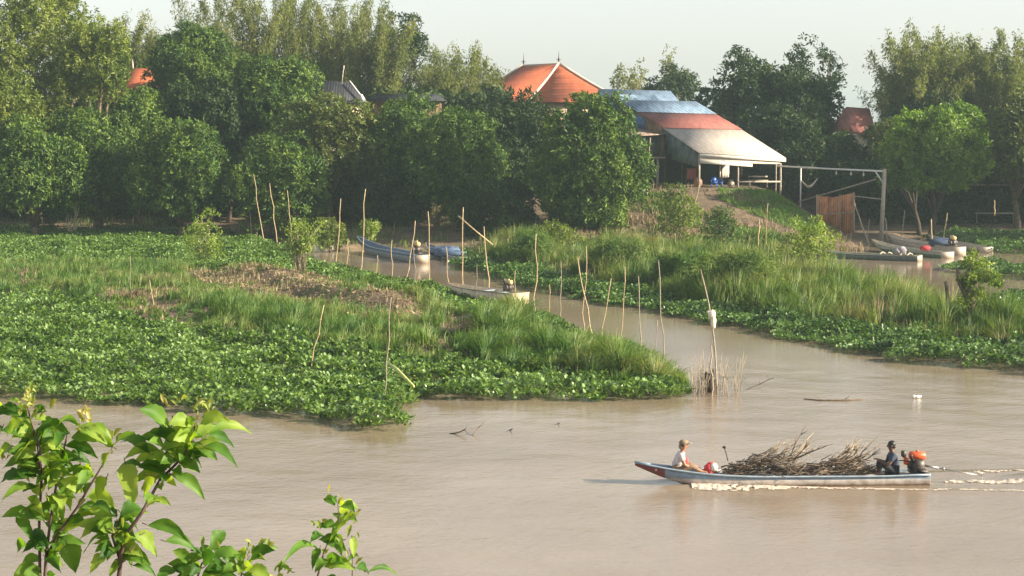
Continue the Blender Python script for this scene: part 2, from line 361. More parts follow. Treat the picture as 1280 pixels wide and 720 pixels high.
def crown_mesh(c, rad, g, lobes=34, tufts=26, per=9, leaf=.26, wid=.42, lr=.36, flat=-.85, jitter=1.0, top_bias=0.0):
    c = np.array(c, float); rad = np.array(rad, float); mr_ = rad.mean()
    d = unit(g.normal(size=(lobes * 3, 3))); d = d[d[:, 2] > flat][:lobes]
    lc = d * rad * g.uniform(.62, .92, (len(d), 1)); lrad = mr_ * lr * g.uniform(.6, 1.35, len(d))
    lc = np.vstack([lc, [[0, 0, 0]]]); lrad = np.append(lrad, mr_ * .6)
    k = np.repeat(np.arange(len(lc)), (tufts * (lrad / (mr_ * lr)) ** 2).astype(int).clip(6))
    td = unit(g.normal(size=(len(k), 3)) + np.array([0, 0, .25]))
    tp = lc[k] + td * (lrad[k] * g.uniform(.82, 1.08, len(k)))[:, None]
    q = np.linalg.norm(tp / rad, axis=1); keep = (q > .45) | (g.random(len(q)) < .25); tp, td = tp[keep], td[keep]
    j = np.repeat(np.arange(len(tp)), per)
    dirn = unit(td[j] * .30 + g.normal(size=(len(j), 3)) * .75 + np.array([0, 0, -.18]))
    pos = tp[j] + g.normal(size=(len(j), 3)) * leaf * .35
    L_ = leaf * g.uniform(.7, 1.35, len(j))
    return leaves(c + pos, dirn, L_, L_ * wid * jitter, g, up=td[j])
def limbs(mb, base, top, spread, g, n=5, r=.22):
    base = np.array(base, float); top = np.array(top, float); H = np.linalg.norm(top - base)
    fork = base + (top - base) * .35 + g.normal(size=3) * [.2, .2, 0]
    mb.tube([base - [0, 0, .4], base + (fork - base) * .5 + g.normal(size=3) * [.12, .12, 0], fork], [r * 1.35, r, r * .85], 8)
    for i in range(n):
        a = 2 * math.pi * (i + g.random() * .6) / n
        e = top + np.array([math.cos(a) * spread * g.uniform(.4, .9), math.sin(a) * spread * g.uniform(.4, .9), g.uniform(-.25, .15) * H])
        md = (fork + e) / 2 + g.normal(size=3) * .25 + [0, 0, .2]
        mb.tube([fork, md, e], [r * .62, r * .38, r * .1], 6)
        for _ in range(2):
            s_ = md + (e - md) * g.uniform(0, .6); mb.tube([s_, s_ + g.normal(size=3) * spread * .3 + [0, 0, spread * .2]], [r * .22, r * .05], 4)

def px_tree(name, label, cat, cx, top, bot, hw, Y, mat, seed, base=None, group=None, trunk=True, bark='bark', depth=1.0, **kw):
    """tree whose crown was measured between rows top..bot and half-width hw, standing at distance Y"""
    g = np.random.default_rng(seed)
    a, b = D(cx, top, Y), D(cx, bot, Y); c = (a + b) / 2; rz = (a[2] - b[2]) / 2; rx = hw * Y / FPX
    bx = D(base if base is not None else cx, 300, Y)[0]; gz = hz(bx, Y)
    root = thing(name, label, cat, (bx, Y, gz), group)
    if trunk:
        mb = MB(); limbs(mb, (bx, Y, gz), (c[0], Y, max(c[2] - rz * .1, gz + .6)), rx * .8, g, r=.05 + .035 * (c[2] + rz - gz) * .55)
        mb.build('trunk', M[bark], root, smooth=True)
    V, F = crown_mesh(c, (rx, rx * depth, rz), g, **kw)
    V[:, 2] = np.maximum(V[:, 2], gz + .03)
    put('crown', V, F, M[mat], root)
    return root

def bamboo_clump(name, label, px, top, Y, seed, n=34, spread=3.2, group='feathery bamboo clumps on the skyline', mat='bamboo_leaf', lmul=1.0, leafy=.3):
    g = np.random.default_rng(seed); bx = D(px, 200, Y)[0]; gz = hz(bx, Y); H = D(px, top, Y)[2] - gz
    root = thing(name, label, 'bamboo', (bx, Y, gz), group); mb = MB(); LV = []; LF = []; off = 0
    for i in range(n):
        a = g.uniform(0, 6.283); rr = spread * math.sqrt(g.random()) ; h = H * (g.uniform(.62, 1.0) if i > 3 else g.uniform(.92, 1.02)) * (1 - .18 * rr / spread)
        b0 = np.array([bx + g.normal() * .7, Y + g.normal() * .7, gz]); dv = np.array([math.cos(a), math.sin(a) * .8, 0])
        t = np.linspace(0, 1, 9)[:, None]
        pts = b0 + dv * rr * (t ** 1.7) + np.array([0, 0, 1]) * h * (1.12 * t - .12 * t ** 4) + dv * .9 * t ** 5
        mb.tube(list(pts), list(.05 * (1 - t[:, 0]) + .008), 5, cap=False)
        m_ = int(640 * lmul); tt = g.uniform(leafy, 1.0, m_) ** .8; idx = tt * 8; i0 = np.clip(idx.astype(int), 0, 7); fr = (idx - i0)[:, None]
        # leaves gathered in drooping sprays
        spray = g.integers(0, 44, m_); so_ = g.normal(size=(44, 3)) * np.array([.30, .30, .6]); st = g.uniform(leafy, 1, 44)
        tt = np.clip(st[spray] + g.normal(size=m_) * .02, leafy * .9, 1); idx = tt * 8; i0 = np.clip(idx.astype(int), 0, 7); fr = (idx - i0)[:, None]
        base = pts[i0] * (1 - fr) + pts[i0 + 1] * fr
        pos = base + so_[spray] * (1.15 - .6 * tt[:, None]) + g.normal(size=(m_, 3)) * [.16, .16, .28]
        dr = unit(g.normal(size=(m_, 3)) * [.6, .6, .5] + dv * .4 + [0, 0, -.8])
        l_ = .34 * g.uniform(.7, 1.4, m_)
        V, F = leaves(pos, dr, l_, l_ * .26, g); LV.append(V); LF.append(F + off); off += len(V)
    mb.build('culms', M['bamboo_green'], root, smooth=True)
    put('foliage', np.vstack(LV), np.vstack(LF), M[mat], root)
    return root
# ------------------------------------------------------------------ trees on the far bank
G1 = 'mango trees along the bank'
mg = dict(lobes=40, tufts=52, per=13, leaf=.32, lr=.36)
px_tree('mango_tree', 'largest round mango tree, immediately left of the open stilt house', 'tree', 733, 115, 300, 67, 150, 'mango', 1, group=G1, **{**mg, 'lobes': 80, 'flat': -.95, 'lr': .26, 'tufts': 40})
px_tree('mango_tree', 'dome-shaped mango tree at the middle of the bank, above the blue moored boats', 'tree', 578, 138, 276, 54, 156, 'mango', 2, group=G1, base=545, **mg)
px_tree('mango_tree', 'mango tree with a bare pale trunk, left of the dome-shaped one', 'tree', 508, 116, 268, 52, 163, 'mango', 3, group=G1, base=522, bark='bark_pale', **mg)
px_tree('mango_tree', 'olive-tinged round mango tree right below the grey roof', 'tree', 413, 123, 246, 58, 162, 'mango_yellow', 4, group=G1, **mg)
px_tree('mango_tree', 'low mango tree directly behind the four tall leaning poles', 'tree', 348, 166, 288, 56, 157, 'mango', 5, group=G1, **{**mg, 'flat': -.8})
px_tree('mango_tree', 'lit mango tree with a ragged right edge, above the yellow-green bush on the islet', 'tree', 222, 163, 272, 56, 156, 'mango', 6, group=G1, **mg)
px_tree('mango_tree', 'rounded second-row mango tree behind the olive-tinged one, right of the topmost dome', 'tree', 342, 70, 178, 50, 172, 'mango', 7, group=G1, **mg)
px_tree('mango_tree', 'rounded mango tree rising just right of the small orange roof', 'tree', 244, 38, 128, 56, 178, 'mango', 8, group=G1, **mg)
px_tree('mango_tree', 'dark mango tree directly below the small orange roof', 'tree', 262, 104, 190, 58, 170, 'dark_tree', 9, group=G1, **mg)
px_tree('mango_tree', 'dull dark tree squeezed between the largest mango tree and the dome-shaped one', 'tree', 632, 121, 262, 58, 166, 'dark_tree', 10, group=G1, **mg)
px_tree('bushy_tree', 'dark bushy tree in the shade below the tall feathery corner tree', 'tree', 120, 140, 268, 66, 162, 'mango', 11, group=G1, **mg)
px_tree('bushy_tree', 'bushy tree at the left edge with a brown trunk foot in the hyacinth', 'tree', 35, 160, 274, 66, 156, 'mango', 12, group=G1, base=45, **mg)
px_tree('bushy_tree', 'dull tree right below the small orange roof, left of the second-row dome', 'tree', 172, 122, 200, 44, 168, 'mango', 17, group=G1, **mg)
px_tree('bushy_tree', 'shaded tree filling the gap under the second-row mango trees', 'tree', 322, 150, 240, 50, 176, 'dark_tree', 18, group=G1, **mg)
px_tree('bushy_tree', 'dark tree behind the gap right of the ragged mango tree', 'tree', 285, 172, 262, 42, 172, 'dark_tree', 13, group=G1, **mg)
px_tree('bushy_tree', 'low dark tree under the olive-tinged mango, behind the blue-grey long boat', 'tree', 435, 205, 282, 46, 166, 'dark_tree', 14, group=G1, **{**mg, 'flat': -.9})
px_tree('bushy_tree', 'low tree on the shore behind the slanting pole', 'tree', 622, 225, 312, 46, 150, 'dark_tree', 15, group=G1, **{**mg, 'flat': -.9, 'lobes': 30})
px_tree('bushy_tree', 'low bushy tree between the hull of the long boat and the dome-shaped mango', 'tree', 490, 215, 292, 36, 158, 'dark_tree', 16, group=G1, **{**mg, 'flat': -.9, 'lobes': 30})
px_tree('feathery_tree', 'tall yellow-green feathery tree filling the top left corner', 'tree', 45, -30, 175, 88, 168, 'light_tree', 20, lobes=80, tufts=26, per=14, leaf=.36, lr=.24, wid=.34, flat=-.9)
px_tree('feathery_tree', 'yellow-green feathery tree leaning out right of the corner tree', 'tree', 120, 20, 140, 42, 164, 'light_tree', 21, lobes=40, tufts=22, per=14, leaf=.36, lr=.28, wid=.34, flat=-.9)
px_tree('feathery_tree', 'low branch mass of sunlit feathery foliage at the left edge under the corner tree', 'tree', -10, 90, 215, 70, 160, 'light_tree', 22, lobes=40, tufts=24, per=14, leaf=.36, lr=.28, wid=.34, flat=-.9)
# behind the houses and to the right
px_tree('slim_tree', 'dark slim tree standing out above the bamboo skyline left of the orange hip roof', 'tree', 503, 8, 110, 26, 196, 'dark_tree', 23, lobes=30, tufts=16, per=9, leaf=.34, lr=.34)
px_tree('round_tree', 'small dark round tree behind the blue metal roof', 'tree', 838, 90, 140, 36, 215, 'dark_tree', 24, lobes=26, tufts=20, per=9, leaf=.38, lr=.34)
px_tree('young_tree', 'small see-through yellow-green tree behind the left end of the blue roof', 'tree', 797, 76, 128, 13, 222, 'bamboo_leaf', 25, lobes=14, tufts=6, per=6, leaf=.36, lr=.4)
px_tree('young_tree', 'palest sparse tree between the orange hip roof and the blue roof', 'tree', 774, 82, 124, 12, 226, 'bamboo_leaf', 26, lobes=12, tufts=4, per=6, leaf=.36, lr=.4)
px_tree('slender_tree', 'wispy slender treetop poking up above the small dark round tree', 'tree', 836, 56, 110, 5, 224, 'bamboo_leaf', 27, lobes=10, tufts=5, per=6, leaf=.34, lr=.6)
dk = dict(lobes=54, tufts=28, per=12, leaf=.42, lr=.28, flat=-.9)
G2 = 'dark trees right of the stilt house'
px_tree('dark_tree', 'dark tree with a spiky top just right of the terrace roof', 'tree', 933, 70, 225, 56, 184, 'dark_tree', 28, group=G2, **dk)
px_tree('dark_tree', 'dark tree with an open airy top, left of the red-roofed house', 'tree', 1004, 84, 240, 46, 182, 'dark_tree', 29, group=G2, **dk)
px_tree('dark_tree', 'low dark tree above the white pipe frame', 'tree', 975, 140, 236, 60, 178, 'dark_tree', 30, group=G2, **dk)
px_tree('airy_tree', 'sparse see-through treetop against the sky above the dark trees', 'tree', 1020, 48, 128, 42, 188, 'dark_tree', 31, lobes=26, tufts=9, per=7, leaf=.36, lr=.26)
px_tree('airy_tree', 'lower sparse treetop bridging the two dark trees by the terrace', 'tree', 972, 82, 150, 34, 187, 'dark_tree', 32, lobes=24, tufts=12, per=8, leaf=.34, lr=.26)
px_tree('bright_tree', 'bright green tree leaning over the moored boats on the right', 'tree', 1180, 134, 240, 54, 158, 'bright_tree', 33, base=1160, bark='bark_dark', **{**mg, 'lobes': 46})
px_tree('dark_tree', 'small dark tree just left of the red-roofed house wall', 'tree', 1050, 158, 250, 17, 172, 'dark_tree', 39, group=G2, **{**dk, 'lobes': 16})
px_tree('dark_tree', 'small dark tree covering the right corner of the red-roofed house', 'tree', 1102, 150, 250, 16, 171, 'mango_yellow', 40, group=G2, **{**dk, 'lobes': 16})
px_tree('bright_tree', 'dimmer green lower lobe of foliage left of the bright tree, beside the tall post', 'tree', 1130, 178, 234, 32, 162, 'bright_tree', 34, base=1150, bark='bark_dark', **{**mg, 'lobes': 26})
for k_, (x_, t_, Y_) in enumerate(((1400, 80, 152), (1520, 60, 150), (1480, 70, 168), (1620, 50, 160))):  # trees out of view, added to cast shade on the right-hand bank
    px_tree('unseen_shade_tree', 'broad unseen tree added downstream of the open shed to shade the bank', 'tree', x_, t_, 250, 80, Y_, 'dark_tree', 90 + k_, group='unseen trees added for shade', **dk)
px_tree('olive_tree', 'olive tree at the right edge with drooping foliage beside the bright green tree', 'tree', 1272, 118, 244, 44, 165, 'mango_yellow', 35, **dk)
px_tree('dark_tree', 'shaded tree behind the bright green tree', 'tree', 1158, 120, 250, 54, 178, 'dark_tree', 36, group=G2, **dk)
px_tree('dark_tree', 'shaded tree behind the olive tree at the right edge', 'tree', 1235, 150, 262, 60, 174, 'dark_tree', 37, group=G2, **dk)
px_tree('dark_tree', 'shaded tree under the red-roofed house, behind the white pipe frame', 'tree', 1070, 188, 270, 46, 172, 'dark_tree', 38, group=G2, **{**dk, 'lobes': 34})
# bamboo
BB = [(150, -2, 'left of the small orange roof, lowest of the row'), (205, 4, 'right behind the small orange roof'), (262, -52, 'tallest of the left group, behind the topmost mango tree'),
      (322, -46, 'between the tallest left clump and the middle ones'), (372, -52, 'behind the grey roof, reaching the top edge'), (428, -40, 'broad and sunlit, right above the grey roof'),
      (475, -16, 'beside the dark slim tree'), (548, 40, 'right of the dark slim tree'), (588, 40, 'drooping tip next to the orange hip roof, last of the row'), (100, 4, 'behind the corner tree'), (520, 78, 'low and dark, under the slim tree')]
for i, (x, t, s_) in enumerate(BB):
    bamboo_clump('bamboo_clump', 'pale feathery bamboo ' + s_, x, t, 192 + (i % 3) * 5, 50 + i, n=42, spread=3.6)
BR = [(1136, 26, 'tall grey-green clump at the left of the right-hand bamboo grove'), (1172, 14, 'clump with the spiky tip in the right-hand bamboo grove'), (1210, 26, 'broad middle clump of the right-hand bamboo grove'),
      (1255, 30, 'clump at the right edge of the view above the olive tree'), (1185, 84, 'low shaded clump above the bright green tree'), (1300, 52, 'last clump, half cut by the right edge of the view')]
for i, (x, t, s_) in enumerate(BR):
    bamboo_clump('bamboo_clump', 'feathery bamboo, ' + s_, x, t, 180 + (i % 3) * 3, 80 + i, n=58, spread=4.6, leafy=.2, group='bamboo grove on the right', mat='bamboo_leaf' if i != 4 else 'mango_yellow', lmul=1.25)

# undergrowth: one continuous dark mass under and behind the trees
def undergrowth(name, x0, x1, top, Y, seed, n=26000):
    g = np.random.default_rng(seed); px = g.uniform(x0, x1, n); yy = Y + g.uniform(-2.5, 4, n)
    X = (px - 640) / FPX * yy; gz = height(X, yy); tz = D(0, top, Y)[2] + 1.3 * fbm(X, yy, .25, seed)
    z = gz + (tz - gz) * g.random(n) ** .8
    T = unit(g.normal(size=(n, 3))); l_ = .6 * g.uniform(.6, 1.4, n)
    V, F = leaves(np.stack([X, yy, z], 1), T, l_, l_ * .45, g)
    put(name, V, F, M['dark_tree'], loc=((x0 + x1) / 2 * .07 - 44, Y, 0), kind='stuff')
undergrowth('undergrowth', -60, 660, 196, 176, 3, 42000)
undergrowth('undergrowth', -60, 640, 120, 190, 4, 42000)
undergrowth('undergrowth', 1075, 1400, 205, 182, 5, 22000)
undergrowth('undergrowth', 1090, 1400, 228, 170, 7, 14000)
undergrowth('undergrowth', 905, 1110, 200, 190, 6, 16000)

# ------------------------------------------------------------------ water hyacinth mats, grass
def scatter(poly, n, g, fn=None):
    lo, hi = poly.min(0), poly.max(0); lo = np.maximum(lo, [-60, 40]); hi = np.minimum(hi, [64, 200])
    P_ = g.uniform(lo, hi, (n, 2)); s = sdf(poly, P_[:, 0], P_[:, 1]); k = s > 0
    P_, s = P_[k], s[k]
    vis = np.abs(P_[:, 0]) < .30 * P_[:, 1] + 3
    return P_[vis], s[vis]
def hyacinth(name, poly, clip, dens, seed, mat, hgt=.36, ls=.15):
    g = np.random.default_rng(seed)
    lo, hi = np.maximum(poly.min(0), [-60, 40]), np.minimum(poly.max(0), [64, 200])
    n = int(np.prod(hi - lo) * dens); Pp, s = scatter(poly, n, g)
    if clip is not None:
        c = sdf(clip, Pp[:, 0], Pp[:, 1]); k = c < .35 + .5 * vnoise(Pp[:, 0], Pp[:, 1], .8, 4); Pp, s = Pp[k], s[k]
    keep = (s > .45 * (1 + 1.3 * fbm(Pp[:, 0], Pp[:, 1], .8, 2))) & (fbm(Pp[:, 0], Pp[:, 1], .9, 77) > -.85); Pp, s = Pp[keep], s[keep]
    per = 6; j = np.repeat(np.arange(len(Pp)), per)
    gz = np.maximum(height(Pp[:, 0], Pp[:, 1]), 0)
    hh = hgt * np.clip(1 + .75 * fbm(Pp[:, 0], Pp[:, 1], .8, 9), .35, 2) * (.45 + .55 * smooth(s / 1.4))
    a = g.uniform(0, 6.283, len(j)); out = np.stack([np.cos(a), np.sin(a), np.zeros(len(j))], 1)
    rr = g.uniform(.03, .16, len(j))[:, None]; zz = (gz + hh * 1.0)[j] * 1.0 + hh[j] * g.uniform(-.55, .25, len(j)) 
    pos = np.concatenate([Pp[j], zz[:, None]], 1) + out * rr
    tilt = g.uniform(0, 2.0, len(j))[:, None]
    T = unit(out + np.array([0, 0, 1]) * tilt); S = unit(np.cross(T, [0, 0, 1.0])) ; S = unit(S + .25 * g.normal(size=S.shape)); Nn = np.cross(S, T)
    L_ = (ls * g.uniform(.65, 1.25, len(j)))[:, None]; w_ = L_ * .42
    V = np.stack([pos, pos + T * L_ * .35 + S * w_ + Nn * L_ * .08, pos + T * L_ * .78 + S * w_ * .75 + Nn * L_ * .06, pos + T * L_, pos + T * L_ * .78 - S * w_ * .75 + Nn * L_ * .06, pos + T * L_ * .35 - S * w_ + Nn * L_ * .08], 1).reshape(-1, 3)
    i = np.arange(len(j))[:, None] * 6
    F = np.vstack([i + np.array([[0, 1, 2, 3]]), i + np.array([[0, 3, 4, 5]])])
    # petioles for the outer plants stay hidden below the leaves
    c0 = Pp.mean(0)
    put(name, V, F, M[mat], loc=(c0[0], c0[1], 0), kind='stuff')
hyacinth('water_hyacinth', ISLE_MAT, ISLE, 32, 21, 'hyacinth')
hyacinth('water_hyacinth', PEN_MAT, PEN, 30, 22, 'hyacinth_dark')
hyacinth('water_hyacinth', FAR_MAT, None, 22, 23, 'hyacinth_dark')
hyacinth('water_hyacinth', BACK_MAT, BACK, 22, 24, 'hyacinth_dark')

def blades(name, poly, dens, hmin, hmax, seed, mat, mask, wid=.022, lean=.35, inset=.1, tus=.45):
    g = np.random.default_rng(seed)
    lo, hi = np.maximum(poly.min(0), [-60, 40]), np.minimum(poly.max(0), [64, 200])
    n = int(np.prod(hi - lo) * dens); Pp, s = scatter(poly, n, g)
    mk = mask(Pp[:, 0], Pp[:, 1]); k = (g.random(len(Pp)) < mk) & (s > inset); Pp, mk = Pp[k], mk[k]
    cl = (np.round(Pp / tus + .3 * np.sin(Pp[:, ::-1] * 2.1))) * tus; cl = cl + .35 * tus * np.stack([vnoise(cl[:, 0], cl[:, 1], 3.1, 1), vnoise(cl[:, 0], cl[:, 1], 3.1, 5)], 1); Pp = Pp * .62 + cl * .38 + g.normal(size=Pp.shape) * .05     # tussocks
    z = height(Pp[:, 0], Pp[:, 1]); h = (hmin + (hmax - hmin) * np.clip(.45 + .8 * fbm(Pp[:, 0], Pp[:, 1], .55, seed), 0, 1)) * g.uniform(.55, 1.2, len(Pp)) * (.5 + .5 * np.clip(mk * 1.4, 0, 1))
    od = Pp - cl; rad_ = np.hypot(od[:, 0], od[:, 1]) / tus; h = h * (1.25 - .75 * np.clip(rad_, 0, 1)); a = np.arctan2(od[:, 1], od[:, 0]) + g.normal(size=len(Pp)) * .8; d = np.stack([np.cos(a), np.sin(a), 0 * a], 1); ln = (.5 + 1.2 * rad_) * lean * g.uniform(.2, 1.6, len(Pp)) ** 1.3
    S = np.stack([-np.sin(a + 1), np.cos(a + 1), 0 * a], 1) * (wid * g.uniform(.6, 1.4, len(Pp)))[:, None]
    B = np.concatenate([Pp, z[:, None] - .03], 1); up = np.array([0, 0, 1.0])
    m1 = B + up * h[:, None] * .55 + d * (h * ln * .35)[:, None]; tp = B + up * (h * (1 - .25 * ln))[:, None] + d * (h * ln)[:, None]
    V = np.stack([B - S, B + S, m1 + S * .8, m1 - S * .8, tp], 1).reshape(-1, 3); i = np.arange(len(Pp))[:, None] * 5
    c0 = Pp.mean(0)
    put(name, V, [i + np.array([[0, 1, 2, 3]]), i + np.array([[3, 2, 4]])], M[mat], loc=(c0[0], c0[1], 0), kind='stuff')
# bare patches measured on the islet
BARE = [WP(p, .6) for p in ([(236, 334), (330, 332), (430, 360), (520, 382), (574, 394), (500, 408), (400, 398), (310, 368), (250, 352)],
        [(575, 404), (640, 402), (684, 424), (650, 444), (590, 450), (570, 428)], [(-40, 316), (40, 316), (70, 328), (-40, 332)], [(130, 362), (180, 368), (225, 398), (280, 418), (262, 434), (205, 412), (140, 378)])]
def isle_mask(x, y):
    b = np.maximum.reduce([sdf(p, x, y) for p in BARE]); n = fbm(x, y, .5, 31)
    return np.clip(smooth((-b + .5 * n + .3 * vnoise(x, y, 1.7, 5)) / .9) * (.85 + .4 * n), .05 + .28 * smooth(2 * n), 1)
blades('grass', ISLE, 130, .22, .8, 31, 'grass', isle_mask, lean=.6, tus=.8)
blades('dry_grass', ISLE, 26, .15, .5, 32, 'dry', lambda x, y: np.clip(.25 + .8 * fbm(x, y, .4, 37), 0, 1) + .12, wid=.02, lean=.7)
blades('dry_grass', BARE[3], 90, .12, .45, 36, 'dry', lambda x, y: np.clip(.5 + .9 * fbm(x, y, .8, 35), 0, 1), wid=.03, lean=.9, tus=.5)
blades('grass', BARE[3], 50, .15, .4, 38, 'mango', lambda x, y: np.clip(.3 + .9 * fbm(x, y, .7, 39), 0, 1), wid=.04, lean=.9, tus=.6)
MID = WP([(270, 384), (400, 408), (540, 422), (560, 446), (480, 456), (380, 440), (270, 412)])
blades('grass', MID, 190, .4, 1.05, 61, 'grass', lambda x, y: np.clip(.5 + .8 * fbm(x, y, .45, 62), 0, 1), lean=.9, tus=1.2)
TIP = WP([(560, 455), (640, 420), (700, 414), (780, 432), (850, 470), (862, 492), (760, 486), (660, 480)])
blades('grass', TIP, 340, .45, 1.15, 33, 'grass', lambda x, y: np.clip(.75 + .4 * fbm(x, y, .6, 3), .2, 1), lean=1.0, tus=1.3)
def pen_mask(x, y): return np.clip(.85 + .45 * fbm(x, y, .25, 41), .15, 1)
blades('reeds', PEN, 120, .4, 1.15, 41, 'reed', pen_mask, wid=.024, lean=.7, tus=1.1)
blades('reeds', PEN, 150, 1.0, 1.75, 47, 'reed', lambda x, y: smooth((fbm(x, y, .33, 71) + .12) / .35) * smooth((x + 6) / 5), wid=.024, lean=.6, tus=1.3)
blades('reeds', PEN, 18, .5, 1.3, 42, 'dry', lambda x, y: np.clip(.3 + .8 * fbm(x, y, .3, 43), 0, 1), wid=.025, lean=.5)
LOWB = np.array([[-4, 122], [22, 133], [28, 148], [20, 162], [8, 166], [-2, 150], [-9, 138]])
blades('reeds', LOWB, 34, .3, .9, 44, 'reed', lambda x, y: np.clip(.45 + .8 * fbm(x, y, .2, 45), 0, 1) * smooth((140 - y) / 6), wid=.03)
blades('mound_scrub', LOWB, 16, .3, .8, 46, 'dry', lambda x, y: np.clip(.5 + .7 * fbm(x, y, .3, 47), 0, 1), wid=.03, lean=.8)
MOUND = np.array([[17.5, 164], [22.6, 163.6], [26.5, 155], [25.5, 151], [22.5, 150], [19.6, 155], [17.2, 160]])
SCRUB = np.array([[6, 160], [13, 163], [15, 157], [18, 152], [21.9, 147], [25, 143], [16, 137], [7, 139]])
blades('mound_scrub', SCRUB, 90, .2, .8, 57, 'mango', lambda x, y: np.clip(.55 + .7 * fbm(x, y, .35, 58), .05, 1), wid=.05, lean=.9)
blades('mound_scrub', SCRUB, 60, .2, .7, 59, 'dry', lambda x, y: np.clip(.3 + .8 * fbm(x, y, .35, 60), .05, 1), wid=.03, lean=.9)
blades('mound_grass', MOUND, 120, .15, .4, 48, 'mound_grass', lambda x, y: np.clip(.9 + .3 * fbm(x, y, .5, 49), .3, 1), wid=.03)
BACKS = WP([(-300, 291), (300, 293), (420, 315), (480, 310), (600, 317), (640, 318), (640, 300), (430, 292), (-300, 280)])
blades('bank_weeds', BACKS, 20, .3, .9, 50, 'reed', lambda x, y: np.clip(.4 + .7 * fbm(x, y, .3, 51), 0, 1), wid=.03)
RB = WP([(1140, 297), (1300, 298), (1300, 276), (1140, 280)])
blades('bank_weeds', RB, 14, .2, .6, 52, 'dry', lambda x, y: np.clip(.4 + .7 * fbm(x, y, .3, 53), 0, 1), wid=.03)
# fallen leaves on the bare soil
def litter(name, poly, n, seed):
    g = np.random.default_rng(seed); Pp, s = scatter(poly, n * 3, g); Pp = Pp[:n]
    z = height(Pp[:, 0], Pp[:, 1]) + .03; T = unit(g.normal(size=(len(Pp), 3)) * [1, 1, .45]); l_ = .2 * g.uniform(.5, 1.4, len(Pp))
    V, F = leaves(np.concatenate([Pp, z[:, None]], 1), T, l_, l_ * .5, g); c0 = Pp.mean(0)
    put(name, V, F, M['dry'], loc=(c0[0], c0[1], 0), kind='stuff')
for k, p_ in enumerate(BARE[:3]): litter('leaf_litter', p_, 5000, 60 + k)

# ------------------------------------------------------------------ shrubs
def shrub(name, label, cx, top, bot, hw, zb, mat, seed, stems=7, leaf=.22, lobes=18, tufts=14, cat='shrub', per=8, wid=.42):
    g = np.random.default_rng(seed); b = W(cx, bot, zb); Y = b[1]
    b[2] = hz(b[0], Y); t = D(cx, top, Y); root = thing(name, label, cat, b)
    mb = MB(); rx = hw * Y / FPX; H = t[2] - b[2]
    for i in range(stems):
        a = 6.283 * i / stems; e = b + [math.cos(a) * rx * .6, math.sin(a) * rx * .6, H * g.uniform(.6, .95)]
        mb.tube([b - [0, 0, .2], (b + e) / 2 + g.normal(size=3) * .08, e], [.035, .025, .008], 5)
    mb.build('stems', M['bark'], root, smooth=True)
    V, F = crown_mesh(b + [0, 0, H * .56], (rx, rx, H * .46), g, lobes=lobes, tufts=tufts, per=per, leaf=leaf, lr=.4, flat=-.9, wid=wid)
    V[:, 2] = np.maximum(V[:, 2], b[2] + .02); put('foliage', V, F, M[mat], root); return root
shrub('leafy_bush', 'yellow-green leafy bush standing alone on the upper edge of the islet', 254, 263, 326, 20, .5, 'shrub', 101, leaf=.2, lobes=16)
shrub('leafy_bush', 'small grey-green bush on the shore left of the long boat bow', 413, 266, 310, 16, .3, 'light_tree', 102)
shrub('leafy_bush', 'small sunlit bush behind the long boat, beside the second tall pole', 460, 276, 304, 14, .3, 'shrub', 103, lobes=12)
shrub('leafy_bush', 'round bush on the bank below the stilt house, next to the orange bricks', 843, 240, 304, 29, .8, 'light_tree', 104, lobes=26)
shrub('leafy_bush', 'dense bright bush in front of the earth mound', 1014, 276, 342, 37, .8, 'shrub', 105, lobes=30, leaf=.2)
shrub('leafy_bush', 'low green scrub at the foot of the largest mango tree', 700, 285, 322, 40, .4, 'light_tree', 106, lobes=26)
shrub('leafy_bush', 'low dark scrub on the mound side under the terrace, left of the leaning pole', 905, 262, 300, 20, 1.2, 'mango', 107, lobes=14)
shrub('leafy_bush', 'ragged low bush at the left edge, growing beside the brown trunk foot', 62, 225, 290, 16, .3, 'mango', 108, lobes=14)
for i_, (x_, t_, b_, h_, lab_) in enumerate([(664, 296, 330, 26, 'feathery weed bush on the near spit right behind the straight yellowish pole'), (772, 308, 345, 36, 'feathery weed bush on the spit behind the two crooked poles off the islet tip'),
        (858, 322, 360, 38, 'feathery weed bush on the spit left behind the pole with the pale bag'), (935, 326, 372, 42, 'feathery weed bush on the spit halfway between the bagged pole and the dense bright bush')]):
    shrub('weed_bush', lab_, x_, t_, b_, h_, .4, 'reed' if i_ % 2 else 'grass', 200 + i_, leaf=.30, lobes=30, tufts=22, per=10, wid=.14)
def bare_shrub(name, label, cx, top, bot, hw, zb, seed, n=16, mat='bark_pale', leafmat='shrub', nl=260, cat='shrub', r=.03):
    g = np.random.default_rng(seed); b = W(cx, bot, zb); Y = b[1]; b[2] = hz(b[0], Y) ; H = D(cx, top, Y)[2] - b[2]; rx = hw * Y / FPX
    root = thing(name, label, cat, b); mb = MB(); ends = []
    for i in range(n):
        a = g.uniform(0, 6.283); q = rx * g.uniform(.2, 1); e = b + [math.cos(a) * q, math.sin(a) * q * .7, H * g.uniform(.5, 1)]
        md = (b + e) / 2 + [0, 0, H * .12]; mb.tube([b + g.normal(size=3) * [.12, .12, 0] - [0, 0, .2], md, e], [r, r * .7, r * .3], 5); ends += [md, e]
    mb.build('stems', M[mat], root, smooth=True)
    ends = np.array(ends); j = g.integers(0, len(ends), nl); T = unit(g.normal(size=(nl, 3)) + [0, 0, .3])
    V, F = leaves(ends[j] + g.normal(size=(nl, 3)) * [.22, .22, .2], T, .2 * g.uniform(.6, 1.3, nl), .09 * np.ones(nl), g)
    put('foliage', V, F, M[leafmat], root); return root
bare_shrub('twiggy_shrub', 'half-bare twiggy shrub with bent tips, on the islet below the four tall poles', 374, 278, 352, 30, .5, 111, n=26, nl=1300, r=.028)
